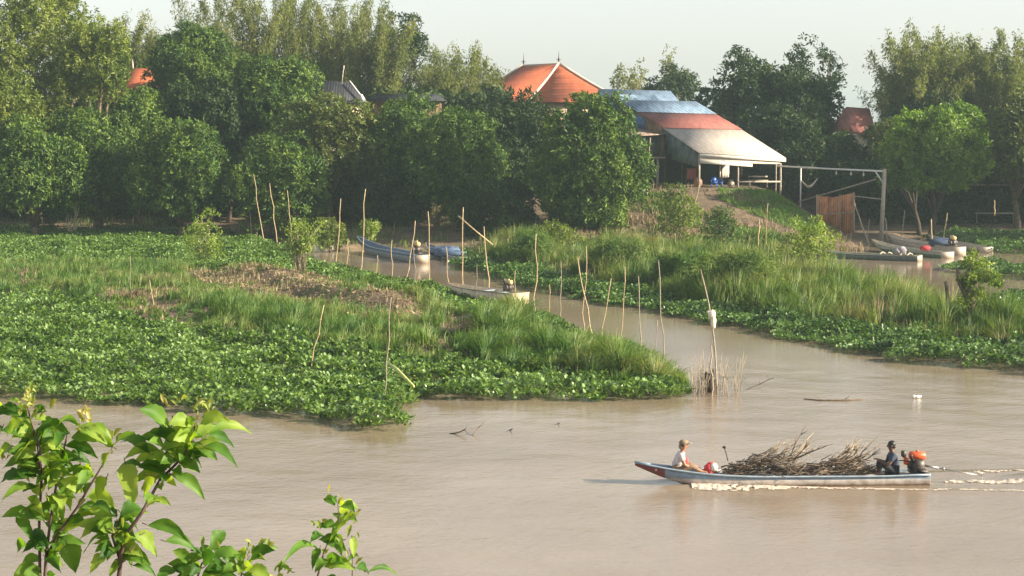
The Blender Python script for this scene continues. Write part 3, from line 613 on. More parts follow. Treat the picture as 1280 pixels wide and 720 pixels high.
bare_shrub('cut_stump_shrub', 'cut-back stump with a few pale shoots, in the hyacinth near the left edge', 88, 250, 298, 13, .2, 112, n=9, nl=60, r=.07)
bare_shrub('cut_stump_shrub', 'brown stump with twisted shoots beside the bush at the left edge', 46, 250, 292, 9, .2, 113, n=8, nl=80, r=.09, mat='bark')
# twiggy dead tree stump draped with vines at the right
g = np.random.default_rng(120); b = W(1211, 405, .5); b[2] = hz(b[0], b[1]); Y = b[1]
st = thing('vine_stump', 'broken stump draped with yellow-green vines at the right, by the hyacinth', 'stump', b)
mb = MB(); t1 = D(1214, 328, Y); mb.tube([b - [0, 0, .3], b + (t1 - b) * .4 + [.1, 0, 0], b + (t1 - b) * .75 + [-.12, 0, 0], t1], [.22, .17, .15, .06], 8)
t2 = D(1196, 336, Y); mb.tube([b + (t1 - b) * .35, b + (t2 - b) * .75, t2], [.13, .12, .07], 7); t3 = D(1182, 352, Y); mb.tube([b + [-.8, 0, 0], t3], [.1, .08], 6)
t4 = D(1238, 336, Y); mb.tube([b + (t1 - b) * .6, t4], [.06, .02], 5)
mb.build('trunk', M['bark'], st, smooth=True)
cc = []
for (x_, y_, r_) in [(1214, 325, .35), (1224, 338, .45), (1218, 352, .4), (1238, 347, .35), (1248, 352, .25), (1208, 350, .3), (1222, 368, .35), (1205, 372, .4), (1218, 388, .5)]:
    cc.append(crown_mesh(D(x_, y_, Y) + g.normal(size=3) * [0, .2, 0], (r_, r_, r_), g, lobes=6, tufts=5, per=7, leaf=.16, lr=.5))
VV = []; FF = []; o_ = 0
for V, F in cc: VV.append(V); FF.append(F + o_); o_ += len(V)
put('vines', np.vstack(VV), np.vstack(FF), M['shrub'], st)

# ------------------------------------------------------------------ poles
def pole(name, label, top, base, zb=0.0, r=.035, mat='bamboo', group=None, cat='pole', Y=None, wob=.04, top_Y=None):
    r = r * .85
    g = np.random.default_rng(int(top[0] * 7 + top[1])); b = W(base[0], base[1], zb) if Y is None else D(base[0], base[1], Y)
    t = D(top[0], top[1], top_Y or b[1]); n = 7; mb = MB(); v = t - b; wob = min(wob, float(np.linalg.norm(v)) * .012)
    b0 = b - v / np.linalg.norm(v) * (.5 if zb <= 0.01 or Y is None else .1)
    pts = [b0 + (t - b0) * i / (n - 1) + (g.normal(size=3) * wob * (0 < i < n - 1)) for i in range(n)]
    mb.tube(pts, [r * (1.1 - .4 * i / (n - 1)) for i in range(n)], 7)
    for k in range(1, 6):                      # culm nodes
        p = pts[k]; d_ = (pts[k + 1 if k < 6 else k] - pts[k - 1]); d_ /= np.linalg.norm(d_)
        mb.tube([p - d_ * .02, p + d_ * .02], [r * 1.22, r * 1.22], 7)
    return mb.build(name, M[mat], loc=b, smooth=True, label=label, cat=cat, group=group)
GP = 'bamboo poles planted in the water'
for lab, t, b_, z_, r_, mt in [
    ('tallest leaning pole left, with its tip over the low mango tree', (307, 197), (315, 302), 0, .05, 'bamboo'),
    ('thin pole pressed against the tallest leaning pole', (308, 222), (312, 298), 0, .03, 'bamboo_grey'),
    ('second of the four leaning poles, just right of the tallest', (317, 218), (330, 305), 0, .045, 'bamboo'),
    ('third of the four leaning poles, in front of the low mango tree', (337, 229), (347, 311), 0, .045, 'bamboo'),
    ('fourth of the leaning poles, above the twiggy shrub', (359, 238), (366, 318), 0, .04, 'bamboo'),
    ('short grey stake right of the yellow-green bush', (274, 262), (277, 289), 0, .04, 'bamboo_grey'),
    ('shortest stub on the hyacinth, leftmost of the stub pair', (293, 286), (293, 297), 0, .035, 'bamboo_grey'),
    ('short stub right of the shortest one', (299, 282), (300, 298), 0, .035, 'bamboo_grey'),
    ('short stub between the first two leaning poles', (321, 290), (322, 304), 0, .035, 'bamboo_grey'),
    ('pole just left of the long boat bow, reaching over the small bush', (426, 248), (420, 334), 0, .04, 'bamboo'),
    ('tall pole in front of the bow of the long blue-grey boat', (457, 236), (451, 344), 0, .045, 'bamboo'),
    ('short pole at the bow of the long boat, left of the tall one', (435, 298), (433, 340), 0, .035, 'bamboo'),
    ('low stake in the brown channel under the middle of the long boat', (472, 319), (470, 350), 0, .03, 'bamboo'),
    ('mid-height pole crossing the hull of the long boat near its engine', (490, 300), (490, 353), 0, .035, 'bamboo'),
    ('pole leaning right over the engine of the long boat', (519, 276), (507, 356), 0, .04, 'bamboo'),
    ('brace leaning on the pole by the engine of the long boat', (515, 300), (520, 340), 0, .025, 'bamboo_grey'),
    ('tall straight pole just right of the long boat stern', (535, 264), (537, 366), 0, .04, 'bamboo'),
    ('short pole in the channel below the blue covered boat', (558, 309), (561, 369), 0, .03, 'bamboo'),
    ('tallest pole in the channel, carrying the upper end of the slanting pole', (579, 259), (578, 375), 0, .045, 'bamboo'),
    ('pole under the lower part of the slanting pole, above the cream boat', (605, 283), (612, 372), 0, .04, 'bamboo'),
    ('faint thin stake between the tallest channel pole and the cream boat', (596, 330), (596, 374), 0, .02, 'bamboo_grey'),
    ('thin pole in front of the stern of the cream boat', (644, 338), (645, 396), 0, .025, 'bamboo'),
    ('straight yellowish pole right of the cream boat', (670, 292), (669, 398), 0, .04, 'bamboo'),
    ('short thin stake right of the straight yellowish pole', (687, 355), (686, 402), 0, .025, 'bamboo'),
    ('thin upright pole in the channel left of the crossing pair', (701, 327), (700, 405), 0, .025, 'bamboo_grey'),
    ('upright one of the two crossing poles', (733, 308), (729, 416), 0, .03, 'bamboo'),
    ('slanting one of the two crossing poles, foot in the islet tip', (722, 322), (742, 436), 0, .04, 'bamboo'),
    ('pole leaning right, next after the crossing pair', (764, 348), (751, 425), 0, .03, 'bamboo'),
    ('thin crooked pole between the leaning one and the pair at the islet tip', (781, 333), (777, 432), 0, .027, 'bamboo'),
    ('crooked dark pole standing in open water off the islet tip', (798, 345), (802, 444), 0, .03, 'bamboo_grey'),
    ('tall crooked pole nearest the islet tip', (823, 325), (829, 452), 0, .03, 'bamboo_grey'),
    ('thin short stake beside the tall crooked pole at the islet tip', (822, 400), (820, 449), 0, .02, 'bamboo_grey'),
    ('pale leaning pole rising from the front hyacinth', (405, 381), (385, 474), 0, .028, 'bamboo'),
    ('long thin pole standing at the front edge of the hyacinth', (489, 372), (480, 512), 0, .024, 'bamboo_grey'),
    ('short white-tipped stick in the grass above the eroded edge', (187, 350), (192, 380), .5, .03, 'bamboo'),
    ('thin grey stick left of the white-tipped one', (163, 320), (163, 362), .5, .02, 'bamboo_grey')]:
    pole('bamboo_pole', lab, t, b_, z_, r_, mt, GP)
# slanting pole resting between two uprights
Ya = W(578, 375)[1]; mb = MB(); a_ = D(573, 270, Ya + .12); b_ = D(616, 306, Ya + .12); mb.tube([a_, (a_ + b_) / 2 + [0, 0, -.03], b_], .035, 7)
mb.build('bamboo_pole', M['bamboo'], loc=b_, label='slanting pole tied across the tallest pole in the channel', cat='pole', group=GP)
GV = 'stakes along the village shore'
for lab, t, b_, Y_, r_, mt in [
    ('tall crooked grey post by the side wall of the stilt house', (813, 172), (808, 262), 160, .07, 'bamboo_grey'),
    ('grey pole leaning against the mound below the terrace corner', (876, 225), (864, 272), 158, .07, 'bamboo_grey'),
    ('leaning stake on the mound side, left of the two upright ones', (915, 281), (909, 309), 143, .05, 'bamboo_grey'),
    ('pale thick stake on the mound side beside the red cloth', (949, 274), (947, 314), 140, .06, 'bamboo'),
    ('thin upright stake in front of the reddish earth of the mound', (960, 254), (957, 312), 141, .035, 'bamboo'),
    ('upright post at the right edge of the rust-coloured screen', (1067, 240), (1068, 294), 156, .06, 'bamboo_grey'),
    ('long grey prop slanting down to the boats from the rust-coloured screen', (1067, 250), (1088, 312), 152, .07, 'bamboo_grey'),
    ('short stake at the foot of the tall white-topped post, on its right', (1107, 272), (1110, 305), 153.5, .06, 'bamboo_grey'),
    ('short stake between the slanting prop and the tall post', (1087, 274), (1084, 300), 155, .045, 'bamboo_grey'),
    ('leaning mooring stake right of the tall white-topped post', (1131, 263), (1126, 304), 154, .05, 'bamboo_grey'),
    ('upright mooring stake between the striped and the green boat', (1164, 274), (1166, 318), 142, .06, 'bamboo'),
    ('mooring stake leaning right behind the orange-lit stern', (1184, 266), (1179, 308), 149, .05, 'bamboo'),
    ('short pale post on the right-hand bank under the olive tree', (1243, 250), (1243, 268), 160, .07, 'bamboo')]:
    pole('mooring_stake' if 'mooring' in lab else 'wooden_stake', lab, t, b_, .3, r_, mt, GV, 'stake', Y=Y_)
# pole with a pale bag near the middle of the river
b = W(895, 492); Y = b[1]; fl = thing('marker_pole', 'crooked dark pole standing in the river with a pale plastic bag tied to it', 'pole', b)
mb = MB(); mb.tube([D(896, 500, Y), D(896, 483, Y), D(894, 440, Y), D(892, 420, Y), D(886, 380, Y), D(881, 358, Y), D(876, 338, Y)], [.035, .034, .033, .03, .028, .024, .015], 7)
mb.build('pole', M['bamboo_grey'], fl, smooth=True)
M['bag'] = mat_simple('pale_plastic', (.72, .62, .50), .5, .15, 8, .3, 10)
mb = MB(); mb.ball(D(889.5, 393, Y) + [0, -.06, 0], (.14, .09, .17), 12, 9, .14, 1); mb.ball(D(891.5, 403, Y) + [0, -.07, 0], (.10, .08, .24), 12, 9, .14, 2); mb.ball(D(886.5, 390, Y) + [0, -.06, 0], (.10, .05, .06), 10, 7, .2, 3)
mb.build('bag', M['bag'], fl, smooth=True)
pole('river_stake', 'short forked stake beside the pole with the pale bag', (889, 432), (890, 494), 0, .04, 'bamboo_grey', cat='stake')
mb = MB(); M['wood_dark0'] = mat_simple('sodden_debris', (.05, .035, .025), .9, .3)
c_ = W(888, 490); mb.ball(c_ + [0, 0, .15], (.22, .2, .32), 12, 9, .3, 5); mb.ball(c_ + [-.12, 0, .5], (.16, .14, .2), 10, 8, .35, 6); mb.ball(c_ + [.08, 0, .68], (.09, .09, .16), 10, 8, .35, 7)
g = np.random.default_rng(5)
for i in range(40):
    p_ = c_ + [g.normal() * .12, g.normal() * .12, g.uniform(0, .7)]; mb.tube([p_, p_ + g.normal(size=3) * [.14, .1, .16]], [.012, .004], 4)
mb.build('snagged_debris', M['wood_dark0'], loc=c_, label='clump of dark snagged debris caught on the short forked stake', cat='debris')
# sparse drowned reeds round it
g = np.random.default_rng(9); mb = MB()
for i in range(64):
    x_ = g.choice([g.uniform(864, 884), g.uniform(896, 928)]); b0 = W(x_, g.uniform(484, 497)); h_ = g.uniform(.5, 1.45); d_ = g.normal(size=3) * [.16, .1, 0]
    mb.tube([b0 - [0, 0, .2], b0 + d_ * .4 + [0, 0, h_ * .5], b0 + d_ + [0, 0, h_]], [.011, .009, .004], 4)
    if g.random() < .5: mb.tube([b0 + d_ * .4 + [0, 0, h_ * .5], b0 + d_ * 1.5 + [g.normal() * .1, 0, h_ * .85]], [.007, .003], 4)
mb.build('drowned_reeds', M['bamboo_grey'], loc=W(898, 490), kind='stuff')
# half-sunk twigs
def twig(label, pts, seed, r=.02, name='floating_branch'):
    g = np.random.default_rng(seed); P_ = [W(x, y, z) for x, y, z in pts]; mb = MB(); mb.tube(P_, [r] * (len(P_) - 1) + [r * .4], 6)
    for i in range(1, len(P_) - 1):
        mb.tube([P_[i], P_[i] + [g.uniform(-.2, .3), g.normal() * .1, g.uniform(.08, .3)]], [r * .6, r * .2], 4)
    mb.build(name, M['bark'], loc=P_[0], smooth=True, label=label, cat='branch')
twig('thin dark branch floating flat on the open river below the right bank', [(1005, 499, .01), (1025, 500.5, .02), (1055, 500, .03), (1082, 499, .01)], 1, .03)
twig('small drowned twig standing out of the water right of the drowned reeds', [(934, 487, 0), (950, 480, .1), (962, 474, .35), (968, 472, .5)], 2, .014)
twig('dark twig off the lower end of the front hyacinth', [(562, 542, .0), (572, 541, .05), (581, 537, .16), (584, 541, .1)], 3, .022)
twig('small crooked twig floating right of the hyacinth inlet', [(590, 545, 0), (597, 536, .16), (602, 534, .2)], 4, .018)
twig('tiny dark twig stub floating mid-river below the islet', [(637, 538, -.02), (641, 536, .12)], 6, .03)
twig('second tiny twig stub floating below the islet tip', [(697, 530, -.02), (700, 528.5, .1)], 7, .025)
twig('curved pale branch lying on the right-hand hyacinth', [(1206, 448, .3), (1216, 443, .33), (1228, 437, .38), (1234, 430, .5)], 5, .03)
# things lying about
M['white_plastic'] = mat_simple('white_plastic', (.78, .76, .70), .4, .08)
c_ = W(1143, 498); mb = MB(); mb.tube([c_ + [0, 0, .05], c_ + [.2, .03, .06]], [.055, .055], 10); mb.ball(c_ + [-.02, 0, .06], (.07, .06, .07)); mb.tube([c_ + [.2, .03, .06], c_ + [.26, .04, .07]], [.05, .02], 8)
mb.build('plastic_bottle', M['white_plastic'], loc=c_, smooth=True, label='white plastic bottle bobbing alone on the open river', cat='bottle')
M['sack'] = mat_simple('grey_sack', (.26, .24, .26), .8, .25, 6, .6, 14)
c_ = W(611, 405, 1.15); c_[2] = hz(c_[0], c_[1]); mb = MB(); mb.ball(c_ + [0, 0, .18], (.38, .26, .26), 14, 10, .10, 3); mb.ball(c_ + [-.05, 0, .42], (.2, .15, .16), 12, 8, .12, 4); mb.ball(c_ + [-.05, 0, .58], (.07, .07, .09), 8, 6, .1, 4); mb.ball(c_ + [.36, -.05, .07], (.17, .14, .13), 10, 8, .1, 8)
mb.build('grey_sack', M['sack'], loc=c_, smooth=True, label='tied grey sack sitting on the bare islet soil below the cream boat', cat='sack')
M['stem_yellow'] = mat_simple('banana_stem', (.42, .46, .14), .6, .25, 4, .2)
a_, b_ = W(483, 452, .7), W(517, 483, .55); mb = MB(); mb.tube([a_, (a_ * .6 + b_ * .4) + [0, 0, .05], b_], [.03, .075, .05], 8)
mb.build('banana_stem', M['stem_yellow'], loc=b_, smooth=True, label='yellow-green banana stem lying across the front hyacinth', cat='plant stem')
c_ = W(427, 381, 1.15); c_[2] = hz(c_[0], c_[1]); mb = MB(); mb.ball(c_ + [0, 0, .05], (.36, .2, .11), 12, 7, .25, 3)
mb.build('crumpled_bag', M['bag'], loc=c_, smooth=True, label='crumpled pale bag on the bare soil of the islet', cat='bag')
M['brick'] = mat_simple('orange_brick', (.50, .19, .08), .85, .3, 5, .3)
gx = D(806, 285, 141); gz_ = hz(gx[0], 141); bs = thing('brick_stack', 'stack of orange bricks on the bank left of the round bush', 'bricks', (gx[0], 141, gz_)); z0 = gz_
for k in range(5):
    mb = MB()
    for i in range(8): mb.box((gx[0] - .85 + i * .235, 141 + .02 * (k % 2), z0 + .12 + k * .16), (.22, .5, .15))
    mb.build('brick_course', M['brick'], bs)
M['red_cloth'] = mat_simple('red_cloth', (.38, .03, .04), .8, .2, 5, .3)
c_ = D(934, 310, 140); c_[2] = hz(c_[0], 140) + .2; mb = MB(); mb.ball(c_, (.5, .35, .28), 14, 9, .15, 3); mb.ball(c_ + [.45, -.1, -.05], (.3, .25, .18), 12, 8, .2, 4)
mb.build('red_cloth_heap', M['red_cloth'], loc=c_, smooth=True, label='heap of dark red cloth at the foot of the mound', cat='cloth')
# ------------------------------------------------------------------ village buildings
M['roof_orange'] = mat_ribbed('clay_tile_orange', (.40, .115, .055), .30, 'Z', .8, 0, .10, .15, ribs=.12)
M['roof_red'] = mat_ribbed('red_sheet', (.25, .095, .08), .5, 'X', .7, 0, .15, .2, rot=R(-25), ribs=.12)
M['roof_blue'] = mat_ribbed('blue_sheet', (.17, .25, .35), .5, 'X', .5, .05, .22, .25, rot=R(-25))
M['roof_tan'] = mat_ribbed('sand_sheet', (.44, .39, .34), .60, 'X', .75, 0, .10, .12, rot=R(-25), ribs=.08)
M['roof_grey'] = mat_ribbed('grey_sheet', (.035, .037, .045), .25, 'X', .6, 0, .2, .5)
M['tin'] = mat_ribbed('old_tin', (.34, .27, .22), .2, 'X', .6, .2, .3, .6, rust=(.16, .09, .06), rot=R(-25))
M['rust'] = mat_ribbed('rusty_sheet', (.55, .25, .12), .18, 'X', .75, 0, .2, .6, rust=(.30, .10, .05))
M['ridge'] = mat_simple('ridge_cement', (.46, .38, .32), .8, .12)
M['boards'] = mat_ribbed('weathered_boards', (.13, .165, .155), .22, 'Y', .85, 0, .4, .5, rust=(.05, .055, .05), rot=R(-25))
M['boards_brown'] = mat_ribbed('brown_boards', (.18, .115, .07), .22, 'Y', .85, 0, .35, .5, rot=R(-25))
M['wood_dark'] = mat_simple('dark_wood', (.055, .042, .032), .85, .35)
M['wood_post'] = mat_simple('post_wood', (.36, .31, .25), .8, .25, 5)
M['cream_wall'] = mat_simple('cream_plaster', (.52, .42, .29), .85, .2, 1.5)
M['white_paint'] = mat_simple('white_paint', (.70, .68, .64), .6, .1)
M['canvas'] = mat_simple('pale_canvas', (.62, .56, .48), .85, .12, 3)
M['dark_window'] = mat_simple('window_dark', (.02, .022, .025), .3, .2)
M['blue_board'] = mat_simple('blue_board', (.06, .12, .24), .7, .3)
M['blue_plastic'] = mat_simple('blue_plastic', (.02, .10, .42), .4, .1)

# hipped temple-style roof
Yc = 196.0; A = D(660, 127, Yc); th = R(27); eu = np.array([math.cos(th), math.sin(th), 0]); ev = np.array([-math.sin(th), math.cos(th), 0])
Wd_, Ld_ = 11.4, 16.0; zr = D(686, 79, Yc + 4)[2]; ze = A[2]
root = thing('house', 'house with a steep orange hipped roof and two spiked ridge finials', 'house', (A[0], A[1], hz(A[0], A[1])))
P0 = np.array([A[0], A[1], 0])
def hp(u, v, z): return P0 + eu * u + ev * v + np.array([0, 0, z])
r0 = hp(Wd_ / 2, 4.0, zr); r1_ = hp(Wd_ / 2, Ld_ - 4.0, zr)
c00, c10, c11, c01 = hp(0, 0, ze), hp(Wd_, 0, ze), hp(Wd_, Ld_, ze), hp(0, Ld_, ze)
def curved(quad_bot, quad_top, n=6, sag=.16):
    """roof facet with the shallow sag of a bell-cast eave"""
    b0, b1 = map(np.array, quad_bot); t0, t1 = map(np.array, quad_top); V = []
    for i in range(n + 1):
        f = i / n; s = -sag * math.sin(math.pi * f) 
        for e0, e1 in ((b0, t0), (b1, t1)): V.append(e0 * (1 - f) + e1 * f + np.array([0, 0, s]))
    Q = [[2 * i, 2 * i + 1, 2 * i + 3, 2 * i + 2] for i in range(n)]
    V = V + [v - np.array([0, 0, .12]) for v in V]; m_ = 2 * (n + 1)
    Q += [[m_ + 2 * i, m_ + 2 * i + 2, m_ + 2 * i + 3, m_ + 2 * i + 1] for i in range(n)] + [[0, m_, m_ + 1, 1]] 
    Q += [[2 * i, 2 * i + 2, m_ + 2 * i + 2, m_ + 2 * i] for i in range(n)] + [[2 * i + 1, m_ + 2 * i + 1, m_ + 2 * i + 3, 2 * i + 3] for i in range(n)]
    return V, Q
mb = MB()
for bo, to in (((c00, c10), (r0, r0 + ev * .02)), ((c10, c11), (r0, r1_)), ((c11, c01), (r1_, r1_ - ev * .02)), ((c01, c00), (r1_, r0))):
    V, Q = curved(bo, to); mb.add(V, Q)
roof = mb.build('roof', M['roof_orange'], root)
mb = MB(); mb.tube([r0, r1_], .12, 8)
for a_, b_ in ((c00, r0), (c10, r0), (c11, r1_), (c01, r1_)):
    mb.tube([a_ * (1 - f) + b_ * f + np.array([0, 0, .10 - .16 * math.sin(math.pi * f)]) for f in np.linspace(0, 1, 7)], .14, 8)
mb.build('ridge_cap', M['ridge'], roof, smooth=True)
for e in (r0, r1_):
    mb = MB(); mb.tube([e, e + [0, 0, .35], e + [0, 0, .5], e + [0, 0, .62], e + [0, 0, 1.35]], [.10, .07, .11, .04, .012], 8); mb.tube([e + [-.28, 0, .5], e + [-.1, 0, .38], e + [.1, 0, .38], e + [.28, 0, .5]], [.015, .03, .03, .015], 6)
    mb.build('finial', M['wood_dark'], roof, smooth=True)
mb = MB(); gz = hz(A[0], A[1]); ins = .9
for (a_, b_) in (((ins, ins), (Wd_ - ins, ins)), ((Wd_ - ins, ins), (Wd_ - ins, Ld_ - ins)), ((Wd_ - ins, Ld_ - ins), (ins, Ld_ - ins)), ((ins, Ld_ - ins), (ins, ins))):
    mb.slab([hp(*a_, gz - .5), hp(*b_, gz - .5), hp(*b_, ze + .15), hp(*a_, ze + .15)], .15)
mb.build('wall', M['cream_wall'], root)
for u in (2.2, 5.6):
    mb = MB(); mb.slab([hp(u, ins - .1, gz + 5), hp(u + 1.1, ins - .1, gz + 5), hp(u + 1.1, ins - .1, gz + 6.4), hp(u, ins - .1, gz + 6.4)], .05); mb.build('window', M['dark_window'], root)

# stilt house with the long stepped roof
th = R(25); eu2 = np.array([math.cos(th), math.sin(th), 0]); ev2 = np.array([-math.sin(th), math.cos(th), 0]); H0 = np.array([16.0, 165.0, 0])
def hh(u, v, z): return H0 + eu2 * u + ev2 * v + np.array([0, 0, z])
gz = hz(16, 165)
root = thing('stilt_house', 'open stilt house with a stepped roof of blue, red and sand-coloured sheets', 'house', (16, 165, gz))
def facet(name, pts, mat, th_=.06):
    mb = MB(); mb.slab([np.array(p) for p in pts], th_); return mb.build(name, M[mat], root)
facet('terrace_roof', [hh(-.15, -.35, 6.98), hh(8.75, -.2, 6.45), hh(7.95, 6.05, 8.96), hh(-.15, 6.05, 9.12)], 'roof_tan')
facet('red_roof', [hh(-.12, 5.8, 9.10), hh(7.9, 5.8, 8.97), hh(8.0, 10.5, 10.33), hh(-.12, 10.5, 10.52)], 'roof_red')
facet('blue_roof', [hh(-.3, 10.3, 10.53), hh(7.9, 10.3, 10.37), hh(7.9, 14.0, 11.52), hh(-.3, 14.0, 11.62)], 'roof_blue')
facet('blue_roof', [hh(-.3, 14.0, 11.60), hh(7.9, 14.0, 11.50), hh(7.9, 18.5, 10.1), hh(-.3, 18.5, 10.1)], 'roof_blue')
facet('fascia', [hh(-.1, -.36, 6.65), hh(8.7, -.22, 6.15), hh(8.7, -.22, 6.41), hh(-.1, -.36, 6.93)], 'canvas', .05)
mb = MB(); mb.slab([hh(0, -.2, 6.15), hh(8.2, -.1, 5.95), hh(8.2, -.1, 6.3), hh(0, -.2, 6.75)], .03); mb.slab([hh(0, -.24, 6.1), hh(5.3, -.2, 5.75), hh(5.3, -.16, 6.0), hh(0, -.2, 6.5)], .03)
mb.build('rolled_awning', M['canvas'], root)
# side wall, left
facet('side_wall', [hh(0, .1, 5.75), hh(0, 6, 6.55), hh(0, 6, 9.05), hh(0, .1, 7.05)], 'boards', .06)
facet('side_wall', [hh(0.01, 6, 6.55), hh(0.01, 14, 6.6), hh(0.01, 14, 11.5), hh(0.01, 6, 9.05)], 'boards_brown', .06)
facet('blue_panel', [hh(-.06, 9.4, 8.95), hh(-.06, 12.2, 9.0), hh(-.06, 12.2, 10.6), hh(-.06, 9.4, 9.9)], 'blue_board', .05)
# lean-to on the left
facet('lean_to_roof', [hh(-3.9, 5.6, 8.35), hh(.05, 5.6, 8.55), hh(.05, 13, 9.3), hh(-3.9, 13, 9.1)], 'tin')
facet('lean_to_wall', [hh(-3.6, 6, 6.6), hh(-1.9, 6, 6.6), hh(-1.9, 6, 8.3), hh(-3.6, 6, 8.25)], 'boards', .05)
facet('lean_to_wall', [hh(-1.85, 6.6, 6.6), hh(0, 6.6, 6.6), hh(0, 6.6, 8.45), hh(-1.85, 6.6, 8.4)], 'boards', .05)
facet('lean_to_wall', [hh(-3.6, 6.1, 6.6), hh(-3.6, 13, 6.6), hh(-3.6, 13, 8.8), hh(-3.6, 6.1, 8.25)], 'boards', .05)
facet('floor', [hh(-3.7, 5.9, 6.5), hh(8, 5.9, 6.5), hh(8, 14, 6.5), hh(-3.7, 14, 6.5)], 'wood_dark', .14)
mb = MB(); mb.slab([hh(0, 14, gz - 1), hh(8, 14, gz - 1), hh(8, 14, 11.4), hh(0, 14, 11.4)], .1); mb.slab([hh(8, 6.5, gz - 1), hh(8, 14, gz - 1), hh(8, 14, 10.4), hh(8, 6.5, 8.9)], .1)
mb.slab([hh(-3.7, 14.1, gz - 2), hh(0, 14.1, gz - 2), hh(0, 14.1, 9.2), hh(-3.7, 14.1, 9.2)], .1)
mb.build('dark_back_wall', M['wood_dark'], root)  # dark wall added to keep the open space under the house dark
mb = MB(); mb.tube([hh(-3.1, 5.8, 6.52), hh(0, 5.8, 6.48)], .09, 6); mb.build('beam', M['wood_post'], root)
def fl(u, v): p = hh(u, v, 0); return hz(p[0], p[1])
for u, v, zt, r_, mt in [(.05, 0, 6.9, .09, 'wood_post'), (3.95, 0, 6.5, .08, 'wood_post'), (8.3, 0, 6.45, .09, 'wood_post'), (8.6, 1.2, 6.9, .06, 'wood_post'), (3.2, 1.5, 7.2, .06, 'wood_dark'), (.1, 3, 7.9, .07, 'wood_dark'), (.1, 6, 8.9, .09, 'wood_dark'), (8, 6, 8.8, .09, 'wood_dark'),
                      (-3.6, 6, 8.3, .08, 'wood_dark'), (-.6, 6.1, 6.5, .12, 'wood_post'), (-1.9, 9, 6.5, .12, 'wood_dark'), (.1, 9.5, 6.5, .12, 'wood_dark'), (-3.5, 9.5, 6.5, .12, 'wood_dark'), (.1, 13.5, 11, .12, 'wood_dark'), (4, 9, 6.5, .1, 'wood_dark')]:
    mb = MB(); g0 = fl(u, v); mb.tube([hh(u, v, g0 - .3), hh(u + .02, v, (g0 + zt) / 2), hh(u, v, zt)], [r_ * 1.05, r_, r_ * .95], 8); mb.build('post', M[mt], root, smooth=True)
mb = MB(); mb.tube([hh(3.95, -.02, 4.45), hh(8.3, -.02, 4.42)], .08, 6); mb.build('rail', M['wood_post'], root)
mb = MB(); mb.tube([hh(0, -.05, 6.85), hh(8.4, -.05, 6.4)], .06, 6); mb.build('eave_beam', M['wood_post'], root)
# blue-roofed long house behind with a small gable
Y1 = 190; g1 = D(790, 130, Y1); gz1 = hz(g1[0], Y1)
root = thing('long_house', 'long house under a pale blue metal roof with a small blue-trimmed gable', 'house', (g1[0], Y1, gz1))
rA, rB = D(748, 111.5, 193), D(838, 114, 198); eA, eB = D(738, 141, 184.5), D(862, 141, 190.5)
def facet2(name, pts, mat, th_=.07): mb = MB(); mb.slab([np.array(p) for p in pts], th_); return mb.build(name, M[mat], root)
facet2('roof', [eA, eB, rB, rA], 'roof_blue')
facet2('roof', [rA, rB, rB + [1, 7, -3], rA + [1, 7, -3]], 'roof_blue')
mb = MB(); mb.slab([[eA[0] + .4, eA[1] + .8, gz1 - 1], [eB[0] - .6, eB[1] + .8, gz1 - 1], [eB[0] - .6, eB[1] + .8, eB[2]], [eA[0] + .4, eA[1] + .8, eA[2]]], .1)
mb.slab([[rB[0] + .4, rB[1] + 6, gz1 - 1], [eB[0] - .6, eB[1] + .9, gz1 - 1], [eB[0] - .6, eB[1] + .9, eB[2]], [rB[0] + .6, rB[1], rB[2] - .3]], .1)
mb.build('wall', M['boards_brown'], root)
ga, gl, gr_ = D(783, 123.5, 180.5), D(770, 138, 180), D(797, 138, 180); bk = np.array([1.2, 5, .1])
mb = MB(); mb.add([ga + [0, .3, -.15], gl + [.15, .3, 0], gr_ + [-.15, .3, 0], ga + [0, .4, -.15], gl + [.15, .4, 0], gr_ + [-.15, .4, 0]], [[0, 1, 4, 3], [1, 2, 5, 4], [2, 0, 3, 5]], [[0, 2, 1], [3, 4, 5]]); gb = mb.build('gable', M['wood_dark'], root)
mb = MB(); mb.slab([gl + [-.15, 0, -.1], ga, ga + bk, gl + bk + [-.15, 0, -.1]], .08); mb.slab([ga, gr_ + [.15, 0, -.1], gr_ + bk + [.15, 0, -.1], ga + bk], .08); mb.build('gable_roof', M['roof_blue'], gb)

